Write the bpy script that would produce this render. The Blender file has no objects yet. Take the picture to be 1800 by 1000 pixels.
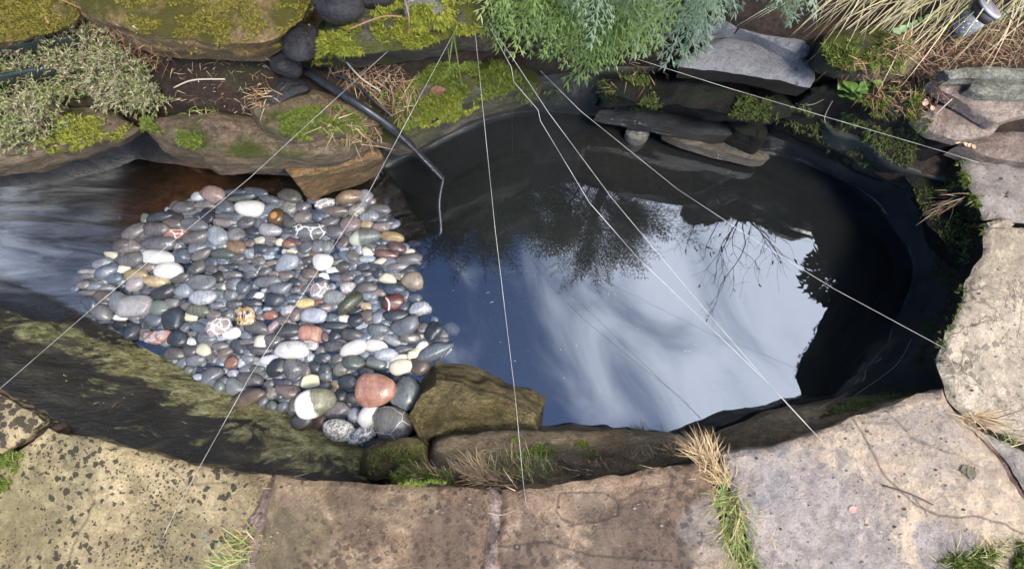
import bpy, bmesh, math, random
import numpy as np
from mathutils import Vector, Matrix, noise, geometry
from mathutils.bvhtree import BVHTree

rnd = random.Random(7)
sc = bpy.context.scene
col = sc.collection

# ------------------------------------------------------------------ camera
TILT = math.radians(12.2)
FPX = 1000.0                       # focal length in photo pixels (photo is 1800 x 1000)
CAM = Vector((0, 0, 1.6))          # metres above the pond water (z = 0)
cd = bpy.data.cameras.new('camera'); cam = bpy.data.objects.new('camera', cd); col.objects.link(cam)
cam.location = CAM; cam.rotation_euler = (TILT, 0, 0)
cd.sensor_width = 36; cd.lens = 36 * FPX / 1800; cd.clip_start = .02; cd.clip_end = 500
sc.camera = cam
# ------------------------------------------------------------------ light
SUN_EL, SUN_AZ = math.radians(62), math.radians(140)      # behind the photographer, a little to the right
s = Vector((math.cos(SUN_EL) * math.sin(SUN_AZ), math.cos(SUN_EL) * math.cos(SUN_AZ), math.sin(SUN_EL)))
ld = bpy.data.lights.new('sun', 'SUN'); ld.energy = 2.5; ld.angle = math.radians(12); ld.color = (1, .92, .80)
sun = bpy.data.objects.new('sun', ld); col.objects.link(sun); sun.rotation_euler = s.to_track_quat('Z', 'Y').to_euler()
w = bpy.data.worlds.new('World'); sc.world = w; w.use_nodes = True
def build_world():
    nt = w.node_tree; N = nt.nodes; L = nt.links; N.clear()
    out = N.new('ShaderNodeOutputWorld'); bg = N.new('ShaderNodeBackground'); bg.inputs[1].default_value = .1
    L.new(bg.outputs[0], out.inputs[0])
    sky = N.new('ShaderNodeTexSky'); sky.sky_type = 'NISHITA'; sky.sun_disc = False
    sky.sun_elevation = SUN_EL; sky.sun_rotation = SUN_AZ
    tc = N.new('ShaderNodeTexCoord'); sep = N.new('ShaderNodeSeparateXYZ'); L.new(tc.outputs['Generated'], sep.inputs[0])
    def m(op, a, b=None, c=None):
        n = N.new('ShaderNodeMath'); n.operation = op
        for i, v in enumerate((a, b, c)):
            if v is None: continue
            if isinstance(v, (int, float)): n.inputs[i].default_value = v
            else: L.new(v, n.inputs[i])
        return n.outputs[0]
    z = m('MAXIMUM', sep.outputs[2], .12)
    u = m('DIVIDE', sep.outputs[0], z); v = m('DIVIDE', sep.outputs[1], z)
    cb = N.new('ShaderNodeCombineXYZ'); L.new(u, cb.inputs[0]); L.new(v, cb.inputs[1])
    m0 = N.new('ShaderNodeMapping'); m0.inputs['Rotation'].default_value = (0, 0, math.radians(58)); L.new(cb.outputs[0], m0.inputs[0])
    mp = N.new('ShaderNodeMapping'); mp.inputs['Scale'].default_value = (2.5, 4.4, 1); mp.inputs['Location'].default_value = (1.3, .2, 0)
    L.new(m0.outputs[0], mp.inputs[0])
    nz = N.new('ShaderNodeTexNoise'); nz.inputs['Scale'].default_value = 1.7; nz.inputs['Detail'].default_value = 8
    nz.inputs['Roughness'].default_value = .5; nz.inputs['Distortion'].default_value = .65; L.new(mp.outputs[0], nz.inputs[0])
    br = N.new('ShaderNodeMapRange'); br.inputs[1].default_value = -.05; br.inputs[2].default_value = .48; br.inputs[3].default_value = -.23; br.inputs[4].default_value = .34
    L.new(m('ADD', u, m('MULTIPLY', v, .45)), br.inputs[0])
    f = m('ADD', nz.outputs[0], br.outputs[0])
    cr = N.new('ShaderNodeValToRGB'); cr.color_ramp.interpolation = 'EASE'
    cr.color_ramp.elements[0].position = .33; cr.color_ramp.elements[0].color = (0, 0, 0, 1)
    cr.color_ramp.elements[1].position = .82; cr.color_ramp.elements[1].color = (1, 1, 1, 1)
    L.new(f, cr.inputs[0])
    tint = N.new('ShaderNodeMix'); tint.data_type = 'RGBA'; tint.blend_type = 'MULTIPLY'; tint.inputs[0].default_value = 1; tint.inputs[7].default_value = (.85, 1.05, 1.35, 1); L.new(sky.outputs[0], tint.inputs[6])
    mx = N.new('ShaderNodeMix'); mx.data_type = 'RGBA'
    L.new(cr.outputs[0], mx.inputs[0]); L.new(tint.outputs[2], mx.inputs[6]); mx.inputs[7].default_value = (20, 20.2, 21.8, 1)
    L.new(mx.outputs[2], bg.inputs[0])
build_world()
sc.view_settings.view_transform = 'Standard'; sc.view_settings.look = 'None'; sc.view_settings.gamma = 1
sc.view_settings.exposure = 1.0
sc.cycles.max_bounces = 6; sc.cycles.transparent_max_bounces = 12

# ------------------------------------------------------------------ pixel <-> world helpers (used only for measuring the photo)
FW = Vector((0, math.sin(TILT), -math.cos(TILT))); UP = Vector((0, math.cos(TILT), math.sin(TILT)))
def ray(px, py): return FW + Vector((1, 0, 0)) * ((px - 900) / FPX) + UP * ((500 - py) / FPX)
def P(px, py, z=0.0):
    d = ray(px, py); t = (z - CAM.z) / d.z; return CAM + d * t
def depth(p): return (p - CAM).dot(FW)
def proj(p):
    d = p - CAM; k = d.dot(FW); return (900 + FPX * d.x / k, 500 - FPX * d.dot(UP) / k)

# ------------------------------------------------------------------ node helper
class MT:
    def __init__(self, name, rough=.7, spec=.4):
        self.m = bpy.data.materials.new(name); self.m.use_nodes = True
        self.nt = self.m.node_tree; self.N = self.nt.nodes; self.L = self.nt.links
        self.b = self.N['Principled BSDF']; self.b.inputs['Roughness'].default_value = rough; self.b.inputs['Specular IOR Level'].default_value = spec
        g = self.N.new('ShaderNodeNewGeometry'); self.pos = g.outputs['Position']; self.nor = g.outputs['Normal']; self.isl = g.outputs['Random Per Island']
    def put(self, sock, v):
        if isinstance(v, (int, float)): sock.default_value = v
        elif isinstance(v, tuple): sock.default_value = v if len(v) != 3 or sock.type != 'RGBA' else v + (1,)
        else: self.L.new(v, sock)
    def map(self, scale=(1, 1, 1), rot=(0, 0, 0), vec=None):
        n = self.N.new('ShaderNodeMapping'); n.inputs['Scale'].default_value = scale; n.inputs['Rotation'].default_value = rot
        self.L.new(vec or self.pos, n.inputs[0]); return n.outputs[0]
    def noise(self, scale, detail=6, rough=.55, dist=0, vec=None):
        n = self.N.new('ShaderNodeTexNoise'); n.inputs['Scale'].default_value = scale; n.inputs['Detail'].default_value = detail
        n.inputs['Roughness'].default_value = rough; n.inputs['Distortion'].default_value = dist; self.L.new(vec or self.pos, n.inputs[0]); return n.outputs[0]
    def vor(self, scale, feature='F1', vec=None, rand=1):
        n = self.N.new('ShaderNodeTexVoronoi'); n.feature = feature; n.inputs['Scale'].default_value = scale; n.inputs['Randomness'].default_value = rand
        self.L.new(vec or self.pos, n.inputs[0]); return n.outputs[0]
    def ramp(self, f, stops, interp='LINEAR'):
        n = self.N.new('ShaderNodeValToRGB'); n.color_ramp.interpolation = interp; e = n.color_ramp.elements
        while len(e) < len(stops): e.new(.5)
        for i, (p, c) in enumerate(stops):
            if isinstance(c, (int, float)): c = (c, c, c)
            e[i].position = p; e[i].color = (*c, 1)
        self.L.new(f, n.inputs[0]); return n.outputs[0]
    def mix(self, f, a, b, mode='MIX'):
        n = self.N.new('ShaderNodeMix'); n.data_type = 'RGBA'; n.blend_type = mode
        self.put(n.inputs[0], f); self.put(n.inputs[6], a); self.put(n.inputs[7], b); return n.outputs[2]
    def math(self, op, a, b=None):
        n = self.N.new('ShaderNodeMath'); n.operation = op; n.use_clamp = False
        self.put(n.inputs[0], a)
        if b is not None: self.put(n.inputs[1], b)
        return n.outputs[0]
    def xyz(self, v):
        n = self.N.new('ShaderNodeSeparateXYZ'); self.L.new(v, n.inputs[0]); return n.outputs
    def warp(self, scale, amt):
        n = self.N.new('ShaderNodeTexNoise'); n.inputs['Scale'].default_value = scale; n.inputs['Detail'].default_value = 4
        self.L.new(self.pos, n.inputs[0])
        v = self.N.new('ShaderNodeVectorMath'); v.operation = 'MULTIPLY_ADD'; v.inputs[1].default_value = (amt,) * 3
        self.L.new(n.outputs[1], v.inputs[0]); self.L.new(self.pos, v.inputs[2]); return v.outputs[0]
    def segs(self, pts):
        xy = self.N.new('ShaderNodeVectorMath'); xy.operation = 'MULTIPLY'; self.L.new(self.warp(30, .012), xy.inputs[0]); xy.inputs[1].default_value = (1, 1, 0); best = None
        for a, b in zip(pts, pts[1:]):
            a = Vector((a[0], a[1], 0)); b = Vector((b[0], b[1], 0)); ab = b - a
            pa = self.N.new('ShaderNodeVectorMath'); pa.operation = 'SUBTRACT'; self.L.new(xy.outputs[0], pa.inputs[0]); pa.inputs[1].default_value = a + Vector((.006, .006, 0))
            dt = self.N.new('ShaderNodeVectorMath'); dt.operation = 'DOT_PRODUCT'; self.L.new(pa.outputs[0], dt.inputs[0]); dt.inputs[1].default_value = ab / ab.length_squared
            cl = self.N.new('ShaderNodeClamp'); self.L.new(dt.outputs['Value'], cl.inputs[0])
            sc_ = self.N.new('ShaderNodeVectorMath'); sc_.operation = 'SCALE'; sc_.inputs[0].default_value = ab; self.L.new(cl.outputs[0], sc_.inputs['Scale'])
            df = self.N.new('ShaderNodeVectorMath'); df.operation = 'DISTANCE'; self.L.new(pa.outputs[0], df.inputs[0]); self.L.new(sc_.outputs[0], df.inputs[1])
            best = df.outputs['Value'] if best is None else self.math('MINIMUM', best, df.outputs['Value'])
        return best
    def rand(self):
        n = self.N.new('ShaderNodeObjectInfo'); return n.outputs['Random']
    def base(self, c): self.put(self.b.inputs['Base Color'], c)
    def rough(self, c): self.put(self.b.inputs['Roughness'], c)
    def bump(self, hs):
        prev = None
        for h, dist, st in hs:
            n = self.N.new('ShaderNodeBump'); n.inputs['Strength'].default_value = st; n.inputs['Distance'].default_value = dist
            self.L.new(h, n.inputs['Height'])
            if prev: self.L.new(prev, n.inputs['Normal'])
            prev = n.outputs[0]
        self.L.new(prev, self.b.inputs['Normal'])

def stone_mat(name, cols, spot=None, spot_amt=.5, spot_scale=38, lichen=None, lichen_amt=.4, rough=(.75, .5), moss=None, moss_amt=.5, bump=1.0, stretch=(1, 1, 1), rot=0, crack=0, grime=.5, mscale=5, lines=(), wet=None, grain=1.0, broad=.5, flake=1.0, strata=0, spot_str=.88, patches=(), contour=0):
    t = MT(name)
    v = t.map(stretch, (0, 0, rot))
    n1 = t.noise(mscale, 8, .62, .4, v); k = len(cols) - 1
    c = t.ramp(n1, [(.28 + .44 * i / k, cols[i]) for i in range(k + 1)])
    n2 = t.noise(34, 8, .7, .3, v)
    if broad: c = t.mix(broad, c, t.ramp(t.noise(2.3, 6, .62, .5), [(.34, .42), (.48, .95), (.54, 1.05), (.68, 1.4)]), 'MULTIPLY')
    c = t.mix(grime, c, t.ramp(n2, [(.3, .28), (.46, .85), (.54, 1.05), (.7, 1.5)]), 'MULTIPLY')
    n3 = t.noise(190, 4, .7, 0, v)
    c = t.mix(.75 * grain, c, t.ramp(n3, [(.3, .45), (.5, 1), (.7, 1.6)]), 'MULTIPLY')
    n4 = t.noise(75, 6, .75, .2, v)
    c = t.mix(.6 * grain, c, t.ramp(n4, [(.34, .4), (.47, .95), (.53, 1.05), (.66, 1.5)]), 'MULTIPLY')
    hs = []
    fl = t.math('SNAP', t.math('ADD', t.noise(4.6, 7, .6, .3, v), t.math('MULTIPLY', n2, .08)), .045)
    c = t.mix(.55 * min(flake, 1), c, t.ramp(t.math('FRACT', t.math('MULTIPLY', fl, 37.3)), [(0, .72), (.5, 1.0), (1, 1.28)]), 'MULTIPLY')
    hs.append((fl, .11 * flake * bump, .8))
    if strata:
        sv = t.noise(3.2, 7, .68, 1.2, t.map((1.6, 1.6, strata)))
        sl = t.ramp(t.math('ABSOLUTE', t.math('SUBTRACT', t.math('FRACT', t.math('MULTIPLY', sv, 9)), .5)), [(0, 1), (.14, 0)])
        c = t.mix(t.math('MULTIPLY', sl, .55), c, (.03, .024, .016)); hs.append((t.math('SUBTRACT', 1.0, sl), .008, .8))
    if contour:
        cn = t.noise(3.1, 8, .66, .8)
        cl = t.ramp(t.math('ABSOLUTE', t.math('SUBTRACT', t.math('FRACT', t.math('MULTIPLY', cn, 8)), .5)), [(0, 1), (.05, .5), (.09, 0)])
        cl = t.math('MULTIPLY', cl, t.ramp(t.noise(4.2, 4, .6), [(.50, 0), (.58, 1)]))
        c = t.mix(t.math('MULTIPLY', cl, contour), c, (.05, .038, .026)); hs.append((t.math('SUBTRACT', 1.0, cl), .006, .8))
    wetm = None
    for (ax, ay), rr, pc, ps, pr in patches:
        a = P(ax, ay, .33); dv = t.N.new('ShaderNodeVectorMath'); dv.operation = 'DISTANCE'; fx = t.N.new('ShaderNodeVectorMath'); fx.operation = 'MULTIPLY'; t.L.new(t.warp(7, .22), fx.inputs[0]); fx.inputs[1].default_value = (1, 1, 0)
        t.L.new(fx.outputs[0], dv.inputs[0]); dv.inputs[1].default_value = (a.x + .11, a.y + .11, 0); rm_ = rr / FPX * 1.27
        pm_ = t.ramp(t.math('ADD', t.math('DIVIDE', dv.outputs['Value'], rm_ * 2), t.math('MULTIPLY', t.math('SUBTRACT', n2, .5), .5)), [(.38, 1), (.56, 0)])
        pm_ = t.math('MULTIPLY', pm_, ps); c = t.mix(pm_, c, t.mix(1.0, pc, t.ramp(n2, [(.3, .55), (.5, 1), (.7, 1.5)]), 'MULTIPLY'))
        if pr is not None: wetm = pm_ if wetm is None else t.math('MAXIMUM', wetm, pm_)
    if lichen:
        lm = t.ramp(t.math('ADD', t.noise(7, 3, .5), t.math('MULTIPLY', t.noise(60, 6, .7), .5)), [(.98 - lichen_amt * .3, 0), (1.02 - lichen_amt * .3, 1)])
        c = t.mix(lm, c, t.mix(t.noise(150, 3), lichen, tuple(x * .7 for x in lichen)))
    if spot:
        wv = t.warp(95, .02)
        d = t.math('ADD', t.vor(spot_scale, 'F1', wv), t.math('MULTIPLY', t.noise(5, 3, .5), -1.35))
        sm = t.ramp(d, [(-.66 + spot_amt * .5, 1), (-.60 + spot_amt * .5, 0)])
        # ramp positions are clamped to 0..1, so shift
        d2 = t.math('ADD', d, 1.0); sm = t.ramp(d2, [(.30 + spot_amt * .5, 1), (.36 + spot_amt * .5, 0)])
        d3 = t.math('ADD', t.math('ADD', t.vor(spot_scale * 2.2, 'F1', t.warp(90, .012)), t.math('MULTIPLY', t.noise(6, 3, .5), -1.2)), 1.0)
        sm2 = t.ramp(d3, [(.25 + spot_amt * .5, 1), (.31 + spot_amt * .5, 0)])
        c = t.mix(t.math('MULTIPLY', t.math('MAXIMUM', sm, sm2), spot_str), c, spot)
    for pts, wd, dk in lines:
        ln = t.ramp(t.segs(pts), [(0, 1), (wd * .5, .8), (wd, 0)]); c = t.mix(t.math('MULTIPLY', ln, dk), c, (.05, .04, .034)); hs.append((t.math('SUBTRACT', 1.0, ln), .006, .9))
    if crack:
        cv = t.vor(crack, 'DISTANCE_TO_EDGE', t.warp(3.5, .5))
        msk = t.ramp(t.noise(2.5, 2), [(.47, 0), (.6, 1)])
        cm = t.math('MULTIPLY', t.ramp(cv, [(0, 1), (.016, 0)]), msk)
        c = t.mix(t.math('MULTIPLY', cm, .75), c, (.06, .05, .04))
        hs.append((t.math('SUBTRACT', 1.0, cm), .004, .8))
    if moss:
        mf = t.math('ADD', t.noise(6.5, 7, .65), t.math('MULTIPLY', t.xyz(t.nor)[2], .12))
        mm = t.ramp(mf, [(.70 - moss_amt * .3, 0), (.80 - moss_amt * .3, 1)])
        mc = t.mix(t.noise(110, 5, .7), moss, tuple(x * .35 for x in moss))
        c = t.mix(mm, c, mc)
        hs.append((t.noise(160, 5, .75), .006, .8))
    t.base(c)
    ro = t.ramp(t.noise(4, 5, .6), [(.35, rough[0]), (.65, rough[1])])
    t.rough(t.mix(wetm, ro, (.2, .2, .2)) if wetm is not None else ro)
    hs += [(t.noise(11, 10, .68, .5, v), .09 * bump, .9), (n2, .04 * bump, .9), (n4, .018 * bump, .9), (n3, .006 * bump, .8)]
    t.bump(hs)
    return t.m

# ------------------------------------------------------------------ object helpers
SOLID = []                                     # (verts, polys) of solids for dropping small things on
def tag(o, label=None, cat=None, group=None, kind=None):
    if label: o['label'] = label
    if cat: o['category'] = cat
    if group: o['group'] = group
    if kind: o['kind'] = kind
    return o
def empty(name, loc, label, cat, group=None):
    o = bpy.data.objects.new(name, None); o.empty_display_size = .05; o.location = loc; col.objects.link(o); return tag(o, label, cat, group)
def link(name, verts, faces, m, parent=None, smooth=True, sharp=None, origin=True, solid=False, mats=None, fm=None):
    me = bpy.data.meshes.new(name)
    V = np.asarray(verts, dtype=float).reshape(-1, 3)
    if solid: SOLID.append((V.copy(), [tuple(f) for f in faces]))
    off = np.zeros(3)
    if parent is not None: off = np.array(parent.matrix_world.translation if parent.parent else parent.location); 
    elif origin:
        off = (V.min(0) + V.max(0)) / 2; off[2] = V[:, 2].min()
    me.from_pydata((V - off).tolist(), [], [list(f) for f in faces]); me.update()
    if smooth: me.polygons.foreach_set('use_smooth', [True] * len(me.polygons))
    if sharp: me.set_sharp_from_angle(angle=math.radians(sharp))
    for x in (mats or [m]): me.materials.append(x)
    if fm is not None: me.polygons.foreach_set('material_index', fm)
    o = bpy.data.objects.new(name, me); col.objects.link(o)
    if parent is not None: o.parent = parent
    else: o.location = off
    return o
def inside(pts, poly):
    x, y = pts[:, 0], pts[:, 1]; r = np.zeros(len(pts), bool); n = len(poly)
    for i in range(n):
        x0, y0 = poly[i]; x1, y1 = poly[(i + 1) % n]
        if y0 == y1: continue
        c = ((y0 > y) != (y1 > y)) & (x < (x1 - x0) * (y - y0) / (y1 - y0) + x0); r ^= c
    return r
def dist_poly(pts, poly):
    d = np.full(len(pts), 1e9); n = len(poly)
    for i in range(n):
        a = poly[i]; b = poly[(i + 1) % n]; ab = b - a; L2 = (ab @ ab) + 1e-12
        t = np.clip(((pts - a) @ ab) / L2, 0, 1); d = np.minimum(d, np.hypot(*(pts - a - t[:, None] * ab).T))
    return d
def catmull(pts, ms, lin):
    n = len(pts); out = []
    for i in range(n):
        p0, p1, p2, p3 = pts[i - 1], pts[i], pts[(i + 1) % n], pts[(i + 2) % n]
        for k in range(ms[i]):
            t = k / ms[i]
            if lin: out.append(p1 + (p2 - p1) * t)
            else: out.append(.5 * (2 * p1 + (p2 - p0) * t + (2 * p0 - 5 * p1 + 4 * p2 - p3) * t * t + (3 * p1 - p0 - 3 * p2 + p3) * t ** 3))
    return np.array(out)
def fbm(p, f, o=3):
    v = Vector((0, 0, 0)); a = 1
    for i in range(o):
        v += noise.noise_vector(p * f) * a; a *= .5; f *= 2.1
    return v
def stone(name, loops, m, label=None, cat='stone', res=.011, side=None, crag=False, dome=.012, edge=.03, rough=.008, freq=8, thick=None, flare=0.0, group=None, parent=None, lin=False, sharp=40, kind=None, world=False, origin=True, top_rough=1.0, drop=.006):
    """one lump of stone: the first loop is the rim of its top, the following loops run down its sides"""
    W = [[np.array(p if world else P(*p)) for p in lp] for lp in loops]
    if thick:
        c = sum(W[0]) / len(W[0]); b = []
        for p in W[0]:
            d = p - c; d[2] = 0; d = d / (np.linalg.norm(d) + 1e-9); b.append(p + d * flare - np.array((0, 0, thick)))
        W.append(b)
    n = len(W[0])
    ms = [max(1, int(max(np.linalg.norm(lp[(i + 1) % n] - lp[i]) for lp in W) / res)) for i in range(n)]
    D = [catmull(lp, ms, lin) for lp in W]; top = D[0]; nb = len(top)
    if lin:   # traced slabs still have slightly ragged edges
        for lp in D:
            jit = min(1, np.linalg.norm(top.max(0) - top.min(0)) / .5)
            for i in range(nb): lp[i] += jit * np.array(fbm(Vector(lp[i]) * 1.0, 16, 4)) * np.array((.008, .008, .002)) + jit * np.array(noise.noise_vector(Vector(lp[i]) * 5)) * np.array((.005, .005, 0))
    mn, mx = top[:, :2].min(0), top[:, :2].max(0)
    gx, gy = np.meshgrid(np.arange(mn[0], mx[0], res), np.arange(mn[1], mx[1], res * .87)); gx = gx.copy(); gx[1::2] += res / 2
    g = np.stack([gx.ravel(), gy.ravel()], 1); g += np.array([[rnd.uniform(-.25, .25) * res for _ in range(2)] for _ in range(len(g))])
    g = g[inside(g, top[:, :2])]; dg = dist_poly(g, top[:, :2]); k = dg > res * .5; g, dg = g[k], dg[k]
    w2 = 1 / (np.hypot(g[:, None, 0] - top[None, :, 0], g[:, None, 1] - top[None, :, 1]) ** 2 + 1e-6)
    zi = (w2 * top[None, :, 2]).sum(1) / w2.sum(1) if len(g) else np.zeros(0)
    zi = zi + dome * (1 - np.exp(-dg / edge))
    inp = [Vector(p[:2]) for p in top] + [Vector(p) for p in g]
    vo, eo, fo, ov, oe, of = geometry.delaunay_2d_cdt(inp, [(i, (i + 1) % nb) for i in range(nb)], [], 1, 1e-6)
    allz = list(top[:, 2] - drop) + list(zi)
    V = []; back = {}
    for i, p in enumerate(vo):
        s_ = ov[i][0] if ov[i] else 0
        V.append((p.x, p.y, allz[s_]))
        for q in ov[i]: back[q] = i
    F = [tuple(f) for f in fo]
    F = [f if (Vector(V[f[1]]) - Vector(V[f[0]])).cross(Vector(V[f[2]]) - Vector(V[f[0]])).z > 0 else f[::-1] for f in F]
    ntop = len(V)
    prev = [back.get(i, 0) for i in range(nb)]
    ccw = sum(top[i][0] * top[(i + 1) % nb][1] - top[(i + 1) % nb][0] * top[i][1] for i in range(nb)) > 0
    for a in range(len(D) - 1):
        A, B = D[a], D[a + 1]; ns = max(1, int(np.mean(np.linalg.norm(A - B, axis=1)) / res))
        for st in range(1, ns + 1):
            t = st / ns; cur = []
            for i in range(nb): cur.append(len(V)); V.append(tuple(A[i] + (B[i] - A[i]) * t))
            for i in range(nb):
                j = (i + 1) % nb; q = (prev[i], cur[i], cur[j], prev[j]); F.append(q if ccw else q[::-1])
            prev = cur
    F.append(tuple(prev[::-1]) if ccw else tuple(prev))
    out = []
    for i, p in enumerate(V):
        q = Vector(p); d = fbm(q, freq, 4) * rough
        if crag or not lin:
            st_ = noise.noise_vector(Vector((q.x * 5, q.y * 5, q.z * 55))) * rough * .55; d += Vector((st_.x, st_.y, st_.z * .4)); d *= 1 + .5 * (1 - 2 * abs(noise.noise(q * 13)))
        if i < ntop and lin: d = Vector((d.x * .3, d.y * .3, d.z * top_rough))
        out.append(tuple(q + d))
    nt_ = len(fo); fm = [0] * nt_ + [1] * (len(F) - nt_) if side else None
    o = link(name, out, F, m, parent, sharp=sharp, solid=True, origin=origin, mats=[m, side] if side else None, fm=fm)
    if not parent: tag(o, label, cat, group, kind)
    return o
_bvh = [None, 0]
def bvh():
    if _bvh[0] is None or _bvh[1] != len(SOLID):
        V = []; F = []
        for v, f in SOLID:
            b = len(V); V += [Vector(p) for p in v]; F += [tuple(i + b for i in q) for q in f]
        _bvh[0] = BVHTree.FromPolygons(V, F); _bvh[1] = len(SOLID)
    return _bvh[0]
def drop(px, py):
    h, nn, i, d = bvh().ray_cast(CAM, ray(px, py).normalized())
    if h is None: return P(px, py, .3), Vector((0, 0, 1))
    if nn.z < 0: nn = -nn
    return h, nn
def poly_pts(poly, n, ragged=0):
    poly = np.array([p[:2] for p in poly], float); mn, mx = poly.min(0), poly.max(0); out = []
    tries = 0
    while len(out) < n and tries < n * 30:
        tries += 1
        p = np.array([[rnd.uniform(mn[0], mx[0]), rnd.uniform(mn[1], mx[1])]])
        if not inside(p, poly)[0]: continue
        if ragged and noise.noise(Vector((p[0, 0] * .03, p[0, 1] * .05, 3.3))) < ragged - .45 + rnd.uniform(-.12, .12): continue
        out.append((p[0, 0], p[0, 1]))
    return out
def tubes(name, paths, m, parent=None, seg=6, label=None, cat=None, group=None, kind=None):
    """paths: list of (points, radius or radii); all in one mesh (one thing)"""
    V = []; F = []
    for pts, r in paths:
        pts = [Vector(p) for p in pts]; n = len(pts); rs = r if isinstance(r, (list, tuple)) else [r] * n; b = len(V)
        u = None
        for i, p in enumerate(pts):
            t = (pts[min(i + 1, n - 1)] - pts[max(i - 1, 0)]).normalized()
            if u is None: u = t.orthogonal().normalized()
            u = (u - t * u.dot(t)).normalized(); v = t.cross(u)
            for k in range(seg):
                a = 2 * math.pi * k / seg; V.append(tuple(p + (u * math.cos(a) + v * math.sin(a)) * rs[i]))
        for i in range(n - 1):
            for k in range(seg):
                k2 = (k + 1) % seg; F.append((b + i * seg + k, b + i * seg + k2, b + (i + 1) * seg + k2, b + (i + 1) * seg + k))
        F.append(tuple(b + k for k in range(seg))[::-1]); F.append(tuple(b + (n - 1) * seg + k for k in range(seg)))
    o = link(name, V, F, m, parent)
    if not parent: tag(o, label, cat, group, kind)
    return o
def spline(pts, n):
    pts = [Vector(p) for p in pts]; out = []
    for i in range(len(pts) - 1):
        p0 = pts[max(i - 1, 0)]; p1, p2 = pts[i], pts[i + 1]; p3 = pts[min(i + 2, len(pts) - 1)]
        for k in range(n):
            t = k / n; out.append(.5 * (2 * p1 + (p2 - p0) * t + (2 * p0 - 5 * p1 + 4 * p2 - p3) * t * t + (3 * p1 - p0 - 3 * p2 + p3) * t ** 3))
    out.append(pts[-1]); return out
def blades(items, segs=4):
    """items: (root, direction, length, width, droop) -> verts, faces of thin tapered leaves"""
    V = []; F = []
    for root, d, ln, wd, droop in items:
        d = d.normalized(); side = d.cross(Vector((rnd.uniform(-.5, .5), rnd.uniform(-.5, .5), 1))).normalized(); p = root.copy(); b = len(V)
        side = (side + d.orthogonal().normalized() * rnd.uniform(-.4, .4)).normalized()
        for i in range(segs + 1):
            t = i / segs; ww = wd * (1 - t ** 1.7) * .5
            if i == segs: V.append(tuple(p))
            else: V.append(tuple(p - side * ww)); V.append(tuple(p + side * ww))
            d = (d + Vector((0, 0, -1)) * droop / segs).normalized(); p = p + d * ln / segs
        for i in range(segs):
            if i == segs - 1: F.append((b + 2 * i, b + 2 * i + 1, b + 2 * i + 2))
            else: F.append((b + 2 * i, b + 2 * i + 1, b + 2 * i + 3, b + 2 * i + 2))
    return V, F
def rdir(up=1.0, sp=1.0): return Vector((rnd.gauss(0, sp), rnd.gauss(0, sp), up))
def leaf_mat(name, cols, rough=.55, trans=.0, spec=.3):
    t = MT(name, rough, spec); k = len(cols) - 1
    t.base(t.ramp(t.isl, [(i / k, c) for i, c in enumerate(cols)])); return t.m
def moss(name, parent, poly, n, m, ln=(.006, .013), ragged=.3, wd=.0035, label=None, cat=None, lean=.9):
    it = []
    for p in poly_pts(poly, n, ragged):
        h, nn = drop(*p); lf = max(0, noise.noise(Vector((p[0] * .07, p[1] * .1, 7))) + .25) * ln[1] * .9
        it.append((h + nn * (lf - .001), nn + rdir(0, lean) * .7, rnd.uniform(*ln), wd * rnd.uniform(.6, 1.3), rnd.uniform(0, .5)))
    V, F = blades(it, 1)
    if not F: return
    # gather tiny leaves into cushions: an extra layer sitting a bit higher
    o = link(name, V, F, m, parent, smooth=False)
    if not parent: tag(o, label, cat or 'moss')
    return o

# ------------------------------------------------------------------ materials of the setting
MOSS_BRIGHT = leaf_mat('moss_bright', [(.075, .095, .012), (.15, .17, .018), (.26, .255, .03), (.11, .14, .017)], .8)
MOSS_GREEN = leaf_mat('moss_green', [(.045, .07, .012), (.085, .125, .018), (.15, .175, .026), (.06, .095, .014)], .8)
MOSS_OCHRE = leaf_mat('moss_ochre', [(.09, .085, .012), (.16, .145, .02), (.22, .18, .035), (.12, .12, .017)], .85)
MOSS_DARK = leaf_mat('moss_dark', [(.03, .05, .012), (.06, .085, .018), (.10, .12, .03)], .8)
STRAW = leaf_mat('straw', [(.42, .30, .15), (.55, .42, .24), (.33, .20, .10), (.48, .38, .22)], .6)
GRASS = leaf_mat('grass', [(.10, .17, .03), (.16, .23, .05), (.30, .29, .11), (.45, .36, .18), (.13, .20, .04)], .55)
DRY = leaf_mat('dry_stem', [(.34, .24, .14), (.17, .09, .05), (.50, .40, .26), (.22, .12, .07), (.10, .055, .035), (.42, .33, .2)], .65)

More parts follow.
